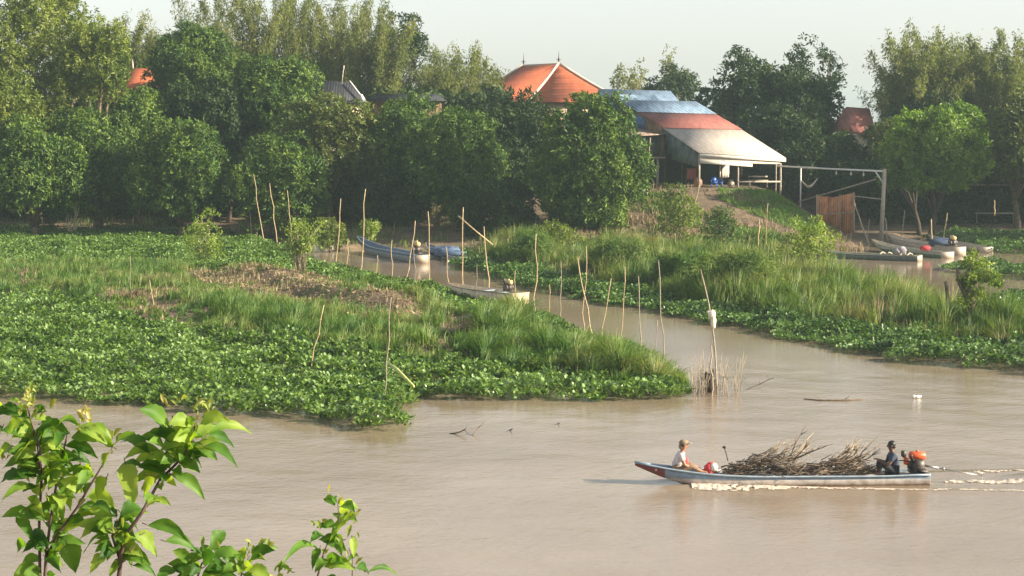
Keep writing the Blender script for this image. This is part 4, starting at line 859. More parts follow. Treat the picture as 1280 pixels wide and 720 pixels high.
# small far houses
def far_house(name, label, ridge, eave, Y, mat, wallmat='cream_wall', deep=7, caps=False, win=0, wall_rows=None):
    (x0, yr0), (x1, yr1) = ridge; (xa, ya), (xb, yb) = eave
    r0, r1 = D(x0, yr0, Y + 2.5), D(x1, yr1, Y + 2.5); a, b = D(xa, ya, Y), D(xb, yb, Y); gx = (a[0] + b[0]) / 2; gz = hz(gx, Y)
    root = thing(name, label, 'house', (gx, Y, gz)); mb = MB(); mb.slab([a, b, r1, r0], .1)
    a2, b2 = a + [0, 5, 0], b + [0, 5, 0]; mb.slab([b2, a2, r0, r1], .1); mb.slab([a2, a, r0, r0 + [.05, .05, 0]], .08); mb.slab([b, b2, r1 + [.05, .05, 0], r1], .08)
    rf = mb.build('roof', M[mat], root)
    if caps:
        for e in (r0, r1): mb = MB(); mb.tube([e, e + [0, 0, .25], e + [0, 0, .9]], [.12, .09, .02], 6); mb.build('finial', M['ridge'], rf)
    mb = MB(); i_ = .5
    for p, q in (((a[0] + i_, Y + i_), (b[0] - i_, Y + i_)), ((b[0] - i_, Y + i_), (b[0] - i_, Y + 4.5)), ((b[0] - i_, Y + 4.5), (a[0] + i_, Y + 4.5)), ((a[0] + i_, Y + 4.5), (a[0] + i_, Y + i_))):
        mb.slab([(*p, gz - .5), (*q, gz - .5), (*q, min(a[2], b[2]) + .05), (*p, min(a[2], b[2]) + .05)], .1)
    wl = mb.build('wall', M[wallmat], root)
    for k in range(win):
        x = a[0] + (b[0] - a[0]) * (k + .7) / (win + .6); z = min(a[2], b[2]) - 1.5; mb = MB(); mb.box((x, Y + i_ - .08, z), (.8, .06, 1.0)); wn = mb.build('window', M['dark_window'], wl)
        
    return root
far_house('house', 'small orange-roofed house almost hidden in the trees at the upper left', ((166, 86), (188, 86)), ((136, 127), (208, 127)), 182, 'roof_orange', caps=True)
h = far_house('house', 'house with a dark grey roof and white gable edge among the mango tops', ((392, 101), (435, 103)), ((378, 126), (456, 129)), 176, 'roof_grey')
p, q = D(436, 102, 178), D(456, 128, 175.7); mb = MB(); mb.slab([p + [0, 0, .08], q + [0, 0, .08], q + [.14, 0, .05], p + [.14, 0, .05]], .08); mb.slab([D(449, 118, 175.9), D(451, 127, 175.6), D(458, 127, 175.6), D(453, 118, 175.9)], .06); mb.build('verge_board', M['white_paint'], h)
p = D(427, 101, 178); mb = MB(); mb.tube([p + [0, 0, -.4], p + [.12, 0, .6], p + [.2, 0, 1.3]], .035, 6); mb.box(p + [.22, 0, 1.2], (.09, .06, .4)); mb.build('chimney_pipe', M['canvas'], h)
far_house('shed', 'long low shed with a flat pale grey roof right of the grey-roofed house', ((466, 118), (548, 118.5)), ((460, 125), (556, 126)), 182, 'roof_grey', 'boards_brown')
far_house('house', 'red-roofed house with a cream wall seen through the trees on the right', ((1058, 134), (1086, 136)), ((1048, 164), (1096, 170)), 177, 'roof_red', win=1)
# dark open shed on the right-hand bank
p = D(1248, 262, 168); gz = hz(p[0], 168); sh = thing('open_shed', 'dark open shed with a thin flat roof on the bank at the right edge', 'shed', (p[0], 168, gz))
z1 = D(0, 232, 168)[2]
for dx in (-2, 0, 2.2):
    for dy in (0, 3): mb = MB(); mb.tube([(p[0] + dx, 168 + dy, gz - .5), (p[0] + dx, 168 + dy, z1)], .07, 6); mb.build('post', M['wood_dark'], sh)
mb = MB(); mb.box((p[0] + .1, 169.5, z1 + .06), (5.4, 4.2, .1)); mb.build('roof', M['tin'], sh); mb = MB(); mb.box((p[0] + .1, 171, (gz + z1) / 2 + .3), (4.4, .1, z1 - gz - .9)); mb.build('dark_back_wall', M['wood_dark'], sh)
mb = MB(); mb.box((p[0] - .4, 167.8, gz + .9), (3.4, 1.2, .08)); 
for dx in (-2, 1.2): mb.box((p[0] + dx, 167.5, gz + .4), (.08, .08, .9))
mb.build('bench_table', M['wood_post'], loc=(p[0] - .4, 167.8, gz), label='plank table standing in front of the dark open shed on the right', cat='table')

# pipe frame with tall post
root = thing('pipe_frame', 'white pipe frame running from the terrace to a tall white-topped post by the boats', 'frame', D(1104, 304, 155))
mb = MB(); P1, P2 = D(972, 207.5, 168), D(1104, 214, 155); mb.tube([P1, (P1 + P2) / 2 + [0, 0, -.03], P2], .075, 8); mb.build('top_pipe', M['white_paint'], root, smooth=True)
mb = MB(); mb.tube([D(1106, 211, 155), D(1104, 250, 155), D(1101, 307, 155)], [.15, .17, .19], 9); mb.build('post', M['wood_post'], root, smooth=True)
f = (1003 - 972) / 132; q = P1 + (P2 - P1) * f; mb = MB(); mb.tube([q, [q[0], q[1], hz(q[0], q[1]) - .3]], .06, 6); mb.build('post', M['white_paint'], root)
mb = MB(); mb.tube([D(1094, 214, 155.8), D(1104, 229, 155)], .06, 6); mb.build('brace', M['white_paint'], root)
for x in (1048, 1066, 1081):
    f = (x - 972) / 132; q = P1 + (P2 - P1) * f; mb = MB(); mb.tube([q, q - [0, 0, .25]], [.03, .03], 5); mb.ball(q - [0, 0, .36], (.09, .09, .13), 8, 6); mb.build('hanger', M['canvas'], root)
mb = MB(); mb.tube([D(1066, 245, 156.5), D(1102, 249, 155)], .05, 6); mb.build('lower_pipe', M['wood_post'], root)
mb = MB(); mb.tube([D(998, 252, 160), D(1095, 224, 157)], .06, 6); mb.build('timber_pole', M['bamboo_grey'], loc=D(998, 252, 160), label='long grey timber slanting up behind the rust-coloured screen', cat='pole')
# rusty screen
root = thing('sheet_screen', 'rust-coloured corrugated sheet screen on thin posts beside the earth mound', 'screen', D(1044, 292, 157))
for x0, x1, yt0, yt1, y_ in ((1020, 1037, 245, 246, 157.4), (1037, 1052, 247, 245, 157.2), (1051.5, 1068, 244, 241, 157)):
    mb = MB(); mb.slab([D(x0, 291, y_ ), D(x1 + .6, 292, y_ - .1), D(x1 + .6, yt1, y_ - .1), D(x0, yt0, y_)], .03); mb.build('sheet', M['rust'], root)
for x in (1021, 1050, 1067): mb = MB(); mb.tube([D(x, 297, 156.8), D(x, 243, 156.8)], .045, 6); mb.build('post', M['bamboo_grey'], root)
mb = MB(); mb.tube([D(1020, 269, 156.75), D(1068, 265, 156.7)], .04, 6); mb.build('rail', M['bamboo_grey'], root)

# terrace furniture
def plastic_chair(p, mat, label):
    r_ = thing('plastic_chair', label, 'chair', p); x, y, z = p
    mb = MB(); mb.box((x, y, z + .43), (.46, .45, .05)); mb.build('seat', mat, r_)
    mb = MB(); mb.slab([(x - .22, y + .22, z + .45), (x + .22, y + .22, z + .45), (x + .2, y + .3, z + .88), (x - .2, y + .3, z + .88)], .04); mb.build('backrest', mat, r_)
    for sx in (-1, 1):
        mb = MB(); mb.tube([(x + sx * .24, y - .2, z + .43), (x + sx * .25, y - .16, z + .64), (x + sx * .24, y + .24, z + .66)], .022, 6); mb.build('armrest', mat, r_)
        for sy in (-1, 1): mb = MB(); mb.tube([(x + sx * .2, y + sy * .19, z + .42), (x + sx * .25, y + sy * .23, z)], .022, 6); mb.build('leg', mat, r_)
p = hh(2.1, .9, 0); plastic_chair((p[0], p[1], hz(p[0], p[1]) + .02), M['blue_plastic'], 'blue plastic chair on the terrace between the first two posts')
p = hh(3.0, 1.4, 0); plastic_chair((p[0], p[1], hz(p[0], p[1]) + .02), M['blue_plastic'], 'darker blue plastic chair set further back on the terrace')
def bench(name, label, u, v, mat, w_=1.7):
    c = hh(u, v, 0); gz = hz(c[0], c[1]) + .02; r_ = thing(name, label, 'bench', (c[0], c[1], gz)); mb = MB(); mb.box((c[0], c[1], gz + .62), (w_, .6, .06)); mb.box((c[0], c[1] + .28, gz + .95), (w_, .05, .12)); mb.build('seat', mat, r_)
    for sx in (-1, 1):
        for sy in (-1, 1): mb = MB(); mb.box((c[0] + sx * (w_ / 2 - .08), c[1] + sy * .25, gz + .33), (.07, .07, .66)); mb.build('leg', mat, r_)
bench('wooden_bench', 'pale bench behind the terrace rail', 6.6, .9, M['wood_post'])
a_, b_ = D(1002, 226, 168), D(1022, 223, 168); mb = MB(); V = []; n = 9
for i in range(n):
    f = i / (n - 1); wv = .04 + .32 * math.sin(math.pi * f)
    for s_ in (-1, -.5, 0, .5, 1): V.append(a_ * (1 - f) + b_ * f + np.array([0, s_ * wv, -.75 * math.sin(math.pi * f) + .2 * s_ * s_ * math.sin(math.pi * f)]))
mb.add(V, [[i * 5 + k, i * 5 + k + 1, i * 5 + k + 6, i * 5 + k + 5] for i in range(n - 1) for k in range(4)]); hm = mb.build('hammock', M['canvas'], loc=a_, label='pale hammock slung right of the terrace under the white pipe', cat='hammock')
mod = hm.modifiers.new('thickness', 'SOLIDIFY'); mod.thickness = .03

def jar(label, u, v, s_=1.0, mat='wood_post'):
    c = hh(u, v, 0); z = hz(c[0], c[1]); mb = MB(); mb.tube([(c[0], c[1], z + h * s_) for h in (0, .08, .35, .62, .78, .84, .9)], [r_ * s_ for r_ in (.2, .26, .4, .36, .24, .22, .27)], 14)
    mb.build('water_jar', M[mat], loc=(c[0], c[1], z), smooth=True, label=label, cat='jar')
M['clay'] = mat_simple('clay', (.26, .13, .08), .8, .2)
jar('large clay water jar just inside the left end of the terrace', .9, 1.6, 1.0, 'clay'); jar('smaller pale water jar behind the middle terrace post', 4.6, 2.2, .8)
jar('clay water jar under the floor of the stilt house beside the thick short post', -1.3, 7.2, 1.0, 'clay')
def cloth(label, u0, u1, v, zt, h, mat):
    n = 12; V = []
    for i in range(n + 1):
        u = u0 + (u1 - u0) * i / n
        for k in range(4): V.append(hh(u, v + .05 * math.sin(i * 1.9 + k) * k / 3, zt - h * k / 3 * (1 - .06 * math.sin(i * 2.3))))
    mb = MB(); mb.add(V, [[i * 4 + k, (i + 1) * 4 + k, (i + 1) * 4 + k + 1, i * 4 + k + 1] for i in range(n) for k in range(3)]); o = mb.build('hanging_cloth', M[mat], loc=hh(u0, v, zt), label=label, cat='cloth')
    o.modifiers.new('thickness', 'SOLIDIFY').thickness = .015
M['pink_cloth'] = mat_simple('faded_red_cloth', (.30, .08, .07), .85, .2); 
cloth('faded red cloth hanging under the terrace roof near its left post', .4, 1.3, 2.6, 5.6, 1.0, 'pink_cloth'); cloth('pale cloth hanging at the back of the terrace near the middle', 4.8, 5.8, 4.5, 5.8, 1.1, 'canvas')
cloth('grey sheet hanging under the lean-to by the tall crooked post', -2.9, -2.3, 6.2, 6.2, 1.6, 'canvas')

# ------------------------------------------------------------------ boats
def mat_bands(name, bands, rough=.5, var=.12):
    """paint bands by height above the waterline, with scuffs"""
    m, nt, N, L, P = newmat(name); tc = N.new('ShaderNodeTexCoord'); sx = N.new('ShaderNodeSeparateXYZ'); L.new(tc.outputs['Object'], sx.inputs[0])
    nz = N.new('ShaderNodeTexNoise'); nz.inputs['Scale'].default_value = 5; nz.inputs['Detail'].default_value = 6; L.new(tc.outputs['Object'], nz.inputs['Vector'])
    ma = N.new('ShaderNodeMath'); ma.operation = 'MULTIPLY_ADD'; ma.inputs[1].default_value = .03; L.new(nz.outputs['Fac'], ma.inputs[0]); L.new(sx.outputs[2], ma.inputs[2])
    mr = N.new('ShaderNodeMapRange'); mr.inputs[1].default_value = -.3; mr.inputs[2].default_value = 1.2; L.new(ma.outputs[0], mr.inputs[0])
    rp = N.new('ShaderNodeValToRGB'); rp.color_ramp.interpolation = 'CONSTANT'; cr = rp.color_ramp
    while len(cr.elements) < len(bands): cr.elements.new(.5)
    for i, (z, c) in enumerate(bands): cr.elements[i].position = max(0, min(1, (z + .3) / 1.5)); cr.elements[i].color = (*c, 1)
    L.new(mr.outputs[0], rp.inputs['Fac']); mx = N.new('ShaderNodeMix'); mx.data_type = 'RGBA'; mx.blend_type = 'MULTIPLY'; mx.inputs[0].default_value = 1
    r2 = N.new('ShaderNodeValToRGB'); r2.color_ramp.elements[0].position = .35; r2.color_ramp.elements[0].color = (.62, .6, .56, 1); r2.color_ramp.elements[1].position = .6; r2.color_ramp.elements[1].color = (1, 1, 1, 1)
    L.new(nz.outputs['Fac'], r2.inputs['Fac']); L.new(rp.outputs['Color'], mx.inputs[6]); L.new(r2.outputs['Color'], mx.inputs[7]); L.new(mx.outputs[2], P.inputs['Base Color']); P.inputs['Roughness'].default_value = rough
    return m
class Boat:
    def __init__(s, label, stern, bow, beam, fb, rise, hull_mat, rail_mat, in_mat, name='longtail_boat', group=None, krise=None, deck=None, transom=.8):
        s.st = np.array([stern[0], stern[1], 0.]); v = np.array([bow[0] - stern[0], bow[1] - stern[1]]); s.L = float(np.hypot(*v)); s.f = np.array([*(v / s.L), 0]); s.l = np.array([-s.f[1], s.f[0], 0])
        s.beam, s.fb, s.rise = beam, fb, rise; s.krise = krise or rise + fb + .05; s.tr = transom; s.deck = fb - .25 if deck is None else deck
        s.root = thing(name, label, 'boat', s.st, group)
        s.loft('hull', 0, 1, 0, hull_mat)
        for sd_ in (-1, 1):
            mb = MB(); mb.tube([s.p(x * s.L, sd_ * (s.hb(x) + .01), s.gz(x)) for x in np.linspace(0, 1, 22)], .028, 6); mb.build('gunwale', rail_mat, s.root, smooth=True)
        mb = MB(); V = []; xs_ = np.linspace(.02, .93, 18)
        for x in xs_: V += [s.p(x * s.L, -s.hb(x) * .93, s.deck + (s.gz(x) - s.fb) * .8), s.p(x * s.L, s.hb(x) * .93, s.deck + (s.gz(x) - s.fb) * .8)]
        V = V + [v - np.array([0, 0, .03]) for v in V]; m_ = 36
        mb.add(V, [[2 * i, 2 * i + 1, 2 * i + 3, 2 * i + 2] for i in range(17)] + [[m_ + 2 * i, m_ + 2 * i + 2, m_ + 2 * i + 3, m_ + 2 * i + 1] for i in range(17)]); mb.build('deck', in_mat, s.root)
    def p(s, x, y, z): return s.st + s.f * x + s.l * y + np.array([0, 0, z])
    def hb(s, x): return s.beam / 2 * (1 - .95 * max(0, (x - .5) / .5) ** 2.3) * (s.tr + (1 - s.tr) * float(smooth(x / .3)))
    def gz(s, x): return s.fb + s.rise * max(0, (x - .55) / .45) ** 2.2 + .03 * (1 - float(smooth(x / .15)))
    def kz(s, x): return -.14 + s.krise * max(0, (x - .74) / .26) ** 1.5
    def loft(s, name, a, b, infl, mat, n=30):
        V = []; 
        for x in np.linspace(a, b, n):
            h, g_, k = s.hb(x) + infl, s.gz(x) + infl * .5, min(s.kz(x), s.gz(x) - .03) - infl; X = x * s.L
            pr = [(-h, g_), (-h * .97, k + (g_ - k) * .55), (-h * .82, k + (g_ - k) * .2), (-h * .5, k + .01), (0, k), (h * .5, k + .01), (h * .82, k + (g_ - k) * .2), (h * .97, k + (g_ - k) * .55), (h, g_),
                  (h * .93 - .01, g_), (h * .8, k + (g_ - k) * .3 + .02), (0, k + .04), (-h * .8, k + (g_ - k) * .3 + .02), (-h * .93 + .01, g_)]
            V += [s.p(X, y, z) for y, z in pr]
        m_ = 14; Q = [[i * m_ + k, i * m_ + (k + 1) % m_, (i + 1) * m_ + (k + 1) % m_, (i + 1) * m_ + k] for i in range(n - 1) for k in range(m_)]
        mb = MB(); mb.add(V, Q)
        tr = [np.array(V[k]) for k in range(9)]; cpt = sum(tr) / 9; o2 = s.f * -.004
        mb.add([t + o2 for t in tr] + [cpt + o2] + [t + s.f * .04 for t in tr] + [cpt + s.f * .04], [[k, k + 1, k + 11, k + 10] for k in range(8)], [[9, (k + 1) % 9, k] for k in range(9)] + [[19, 10 + k, 10 + (k + 1) % 9] for k in range(9)]) if a == 0 else None
        return mb.build(name, mat, s.root, smooth=False)
    def plank(s, x, name='thwart', mat=None, w_=.22):
        mb = MB(); c = s.p(x, 0, s.gz(x / s.L) - .05); h = s.hb(x / s.L) * .92
        mb.slab([c - s.f * w_ / 2 - s.l * h, c + s.f * w_ / 2 - s.l * h, c + s.f * w_ / 2 + s.l * h, c - s.f * w_ / 2 + s.l * h], .03); mb.build(name, mat, s.root)
    def engine(s, tank, x0=.25, sc=1.0, shaft=True, tilt=0.0, length=1.6, tank_dz=0):
        e = thing('engine', None, None, s.p(x0, 0, s.gz(0)))
        del_ = e; o = ORG[e.name]; bpy.data.objects.remove(e)
        P = lambda x, y, z: s.p(x0 + x * sc, y * sc, s.gz(0) + z * sc)
        Rm = np.stack([s.f, s.l, [0, 0, 1]], 1)
        mb = MB(); mb.box(P(0, 0, .2), (.36 * sc, .28 * sc, .26 * sc), Rm, .9); mb.box(P(.2, 0, .2), (.1 * sc, .2 * sc, .2 * sc), Rm); mb.tube([P(0, -.22, .2), P(0, -.14, .2)], .14 * sc, 12); mb.tube([P(0, .14, .2), P(0, .24, .2)], .17 * sc, 14)
        mb.tube([P(.12, .1, .3), P(.2, .16, .46), P(.2, .2, .5)], .035 * sc, 7); mb.box(P(-.02, 0, .03), (.5 * sc, .34 * sc, .06 * sc), Rm)
        for k in range(5): mb.box(P(-.1 + k * .05, 0, .345), (.015 * sc, .24 * sc, .06 * sc), Rm)
        en = mb.build('engine', M['engine'], s.root); 
        mb = MB(); mb.tube([P(-.23, 0, .45 + tank_dz), P(-.2, 0, .45 + tank_dz), P(.2, 0, .46 + tank_dz), P(.23, 0, .46 + tank_dz)], [.07 * sc, .115 * sc, .115 * sc, .07 * sc], 12); mb.tube([P(0, 0, .55 + tank_dz), P(0, 0, .61 + tank_dz)], .04 * sc, 8); mb.build('fuel_tank', tank, en, smooth=True)
        mb = MB(); mb.tube([P(.26, 0, .2), P(.3, 0, .36), P(.36, 0, .44)], .04 * sc, 8); mb.box(P(.3, 0, .3), (.12 * sc, .16 * sc, .16 * sc), Rm); mb.build('intake', tank, en, smooth=False)
        mb = MB(); mb.tube([P(.37, 0, .42), P(.375, 0, .45), P(.38, 0, .58), P(.38, 0, .6)], [.04 * sc, .07 * sc, .07 * sc, .03 * sc], 10); mb.build('air_filter', M['engine'], en, smooth=True)
        mb = MB(); mb.tube([P(.1, .05, .3), P(.45, .1, .34), P(.8, .12, .32)], .018 * sc, 6); mb.build('tiller', M['wood_dark'], en)
        if shaft:
            ta = tilt; mb = MB(); a_ = P(-.2, 0, .18); b_ = a_ - s.f * length * math.cos(ta) + np.array([0, 0, -length * math.sin(ta)])
            mb.tube([a_, a_ * .75 + b_ * .25], .034, 7); mb.tube([a_ * .75 + b_ * .25, b_], .017, 7); c_ = a_ * .68 + b_ * .32; mb.tube([c_, c_ * .97 + b_ * .03], .05, 8); sh = mb.build('shaft', M['steel'], en, smooth=True)
            mb = MB()
            for k in range(2):
                d_ = np.array([0, 0, 1.0]) * math.cos(k * math.pi) ; mb.slab([b_ - s.l * .02 + d_ * .01, b_ + s.l * .02 + d_ * .01, b_ + s.l * .05 + d_ * .1 + s.f * .02, b_ - s.l * .03 + d_ * .1 - s.f * .02], .006)
            mb.build('propeller', M['steel'], en)
M['engine'] = mat_simple('engine_metal', (.07, .06, .055), .5, .3, 8, metal=.4); M['steel'] = mat_simple('steel', (.35, .34, .33), .35, .15, metal=.7)
M['tank_red'] = mat_simple('orange_red_enamel', (.62, .10, .03), .4, .1); M['tank_tan'] = mat_simple('tan_plastic', (.55, .40, .18), .5, .15)
M['main_hull'] = mat_bands('main_hull_paint', [(-.3, (.34, .25, .19)), (.06, (.50, .46, .43)), (.195, (.22, .29, .36))], .45)
M['blue_rail'] = mat_simple('blue_grey_paint', (.26, .33, .40), .5, .2, 4); M['deck'] = mat_simple('deck_planks', (.24, .22, .20), .8, .3, 5)
M['red_bow'] = mat_simple('dark_red_paint', (.17, .04, .04), .5, .25)
M['grey_blue_hull'] = mat_bands('grey_blue_hull_paint', [(-.3, (.16, .14, .12)), (.03, (.30, .33, .34)), (.40, (.10, .15, .24))], .5)
M['cream_hull'] = mat_bands('cream_hull_paint', [(-.3, (.30, .2, .12)), (.02, (.66, .50, .33)), (.40, (.70, .56, .38))], .5)
M['dark_hull'] = mat_bands('dark_hull_paint', [(-.3, (.08, .08, .07)), (.05, (.13, .15, .13)), (.3, (.10, .16, .12))], .6)
M['green_hull'] = mat_bands('green_hull_paint', [(-.3, (.10, .09, .07)), (.04, (.12, .20, .12)), (.25, (.45, .42, .32))], .6)
M['weathered_hull'] = mat_bands('weathered_hull_paint', [(-.3, (.14, .11, .08)), (.04, (.30, .27, .22)), (.3, (.42, .36, .30))], .6)
M['cream_rail'] = mat_simple('cream_paint', (.38, .32, .25), .5, .12); M['navy_cloth'] = mat_simple('navy_cloth', (.03, .05, .10), .8, .3, 5, .3)

mbt = Boat('slender blue-and-white longtail boat under way with two loads of branches and two people aboard', (BX1, BY), (3.32, BY - .15), .95, .27, .33, M['main_hull'], M['blue_rail'], M['deck'], deck=.22, transom=.85)
cap = mbt.loft('bow_cap', .90, 1.0, .006, M['red_bow'], 10); cap['label'] = 'dark red painted bow tip'
mb = MB(); mb.ball(mbt.p(mbt.L * .935, 0, mbt.gz(.935)), (.03, .03, .03)); 
mb = MB(); mb.tube([mbt.p(mbt.L * .93, -mbt.hb(.93) - .012, mbt.gz(.93) - .09), mbt.p(mbt.L * .93, mbt.hb(.93) + .012, mbt.gz(.93) - .09)], .035, 10); mb.build('bow_mark', M['cream_rail'], mbt.root, smooth=True)
mb = MB(); mb.box(mbt.p(.12, 0, .30), (.10, .8, .09)); mb.build('motor_mount', M['wood_dark'], mbt.root)
for x in (1.4, 3.2, 5.2, 6.3): mbt.plank(x, mat=M['deck'])
mbt.engine(M['tank_red'], x0=.28, sc=.98, tilt=R(10.5), length=1.62)
GB = 'boats moored along the far shore'
b1 = Boat('long blue-grey boat moored left of centre, tan tank over its pale stern', W(528, 329), W(447, 313), 1.3, .55, .55, M['grey_blue_hull'], M['blue_rail'], M['deck'], group=GB); b1.engine(M['tank_tan'], x0=1.1, sc=1.5, shaft=False)
mb = MB(); mb.add([b1.p(-.03, y, z) for y, z in ((-.54, .56), (.54, .56), (.5, .0), (-.5, .0))] + [b1.p(.0, y, z) for y, z in ((-.54, .56), (.54, .56), (.5, .0), (-.5, .0))], [[0, 1, 2, 3], [7, 6, 5, 4], [0, 4, 5, 1], [1, 5, 6, 2], [2, 6, 7, 3], [3, 7, 4, 0]]); mb.build('transom', M['cream_rail'], b1.root)
b2 = Boat('cream wooden boat with a small brown engine, behind the islet hyacinth', W(650, 386), W(560, 374), 1.25, .80, .1, M['cream_hull'], M['cream_rail'], M['deck'], group=GB, deck=.45, transom=.95); b2.engine(M['tank_tan'], x0=1.0, sc=1.1, shaft=False)
for x in (1.6, 3.0): b2.plank(x, mat=M['blue_rail'])
b3 = Boat('small boat heaped with blue tarpaulin beside the pale stern of the long boat', W(577, 328), W(533, 314), 1.2, .35, .3, M['grey_blue_hull'], M['cream_rail'], M['deck'], group=GB)
M['tarp'] = mat_simple('blue_tarpaulin', (.07, .11, .18), .6, .35, 2.5, .6, 6)
mb = MB(); 
for k, (x, h_) in enumerate(((2.6, .3), (4.2, .45), (5.8, .35))): mb.ball(b3.p(x, 0, .4), (1.0, .7, h_), 16, 9, .2, 20 + k)
mb.build('tarpaulin', M['tarp'], loc=b3.p(4.2, 0, .4), smooth=False, label='crumpled blue tarpaulin covering the small boat', cat='tarpaulin')
b4 = Boat('low dark striped boat in front of the others at the right-hand landing', W(1149, 326.5), W(1012, 321), 1.2, .36, .3, M['dark_hull'], M['cream_rail'], M['deck'], group=GB)
mb = MB()
for k in range(5): c_ = b4.p(.7 + k * .5, 0, .42); mb.tube([c_ - b4.l * .55, c_ + [0, 0, .12], c_ + b4.l * .55], .05, 7)
mb.build('fender', M['cream_rail'], b4.root)
b5 = Boat('green boat with a cream pointed bow, second from the front at the right-hand landing', W(1184, 323), W(1090, 312.5), 1.3, .42, .4, M['green_hull'], M['cream_rail'], M['deck'], group=GB)
b6 = Boat('weathered boat with its stern lit orange, squeezed behind the green boat', W(1199, 320), W(1110, 307), 1.2, .62, .3, M['weathered_hull'], M['cream_rail'], M['deck'], group=GB); b6.engine(M['tank_tan'], x0=1.0, sc=1.3, shaft=False)
b7 = Boat('grey boat lying furthest right at the landing, pale stern towards the river', W(1233, 316.5), W(1160, 304), 1.2, .42, .3, M['weathered_hull'], M['cream_rail'], M['deck'], group=GB)
for b_ in (b4, b5, b6, b7):
    z_ = b_.fb; mb = MB(); h = b_.hb(0) + .02; mb.add([b_.p(-.05, y, z) for y, z in ((-h, z_ + .04), (h, z_ + .04), (h, .0), (-h, .0))] + [b_.p(-.01, y, z) for y, z in ((-h, z_ + .04), (h, z_ + .04), (h, .0), (-h, .0))], [[0, 1, 2, 3], [7, 6, 5, 4], [0, 4, 5, 1], [1, 5, 6, 2], [2, 6, 7, 3], [3, 7, 4, 0]]); mb.build('transom', M['cream_rail'], b_.root)
c_ = b5.p(2.7, 0, .45); mb = MB(); mb.ball(c_ + [0, 0, .12], (.4, .28, .2), 12, 8, .18, 3); mb.build('red_bundle', M['red_cloth'], loc=c_, label='small red bundle lying in the green boat', cat='bundle')
c_ = b4.p(1.2, .2, .5); mb = MB(); mb.ball(c_ + [0, .1, .2], (.34, .3, .28), 12, 9, .2, 4); mb.ball(c_ + [-.3, .1, .15], (.3, .3, .25), 10, 8, .2, 5); mb.build('cloth_bundle', M['sack'], loc=c_, label='grey-purple cloth bundle heaped on the stern of the low striped boat', cat='bundle')
c_ = b6.p(3.0, 0, .65); mb = MB(); mb.ball(c_ + [0, 0, .15], (.9, .5, .35), 14, 9, .15, 6); mb.build('dark_tarpaulin', M['navy_cloth'], loc=c_, label='dark blue tarpaulin heap on the boat with the orange-lit stern', cat='tarpaulin')
c_ = D(408, 322, 143); c_[2] = max(0, hz(c_[0], 143)); mb = MB(); mb.ball(c_ + [0, 0, .3], (.55, .4, .45), 12, 9, .15, 7); mb.ball(c_ + [-.6, 0, .15], (.4, .3, .3), 12, 9, .2, 8)
mb.build('sand_sacks', M['bag'], loc=c_, label='pale lit sacks on the shore left of the long blue-grey boat', cat='sacks')

# ------------------------------------------------------------------ people
def skin(name, V, E, Rr, mat, parent, sub=2):
    me = bpy.data.meshes.new('tmp'); me.from_pydata([tuple(v) for v in V], E, []); o = bpy.data.objects.new('tmp', me); COL.objects.link(o)
    md = o.modifiers.new('s', 'SKIN'); md.use_smooth_shade = True
    if not me.skin_vertices: bpy.context.view_layer.objects.active = o
    lay = me.skin_vertices[0].data if me.skin_vertices else None
    for i, r_ in enumerate(Rr): lay[i].radius = (r_, r_) if not hasattr(r_, '__len__') else r_
    lay[0].use_root = True
    ss = o.modifiers.new('u', 'SUBSURF'); ss.levels = sub; ss.render_levels = sub
    dg = bpy.context.evaluated_depsgraph_get(); ev_ = o.evaluated_get(dg); m2 = bpy.data.meshes.new_from_object(ev_)
    vv = np.zeros(len(m2.vertices) * 3); m2.vertices.foreach_get('co', vv); vv = vv.reshape(-1, 3); F4 = [list(p.vertices) for p in m2.polygons]
    bpy.data.objects.remove(o); q = [f for f in F4 if len(f) == 4]; t = [f for f in F4 if len(f) == 3]
    return put(name, vv, [np.array(q, dtype=int).reshape(-1, 4), np.array(t, dtype=int).reshape(-1, 3)], mat, parent, smooth=True)
M['skin'] = mat_simple('brown_skin', (.30, .155, .09), .55, .1, 8); M['skin_dark'] = mat_simple('deep_brown_skin', (.10, .05, .035), .5, .1, 8); M['hair'] = mat_simple('black_hair', (.012, .010, .010), .5, .2)
M['shirt_white'] = mat_simple('off_white_shirt', (.60, .55, .56), .85, .1, 8, .2); M['shorts_brown'] = mat_simple('brown_trousers', (.20, .13, .085), .85, .3, 8); M['shirt_navy'] = mat_simple('navy_shirt', (.035, .05, .085), .85, .2, 8)
M['trousers_black'] = mat_simple('black_trousers', (.018, .02, .028), .85, .2, 8); M['shirt_red'] = mat_simple('red_shirt', (.50, .05, .05), .8, .15, 8); M['cap'] = mat_simple('khaki_cap', (.20, .15, .10), .85, .2)
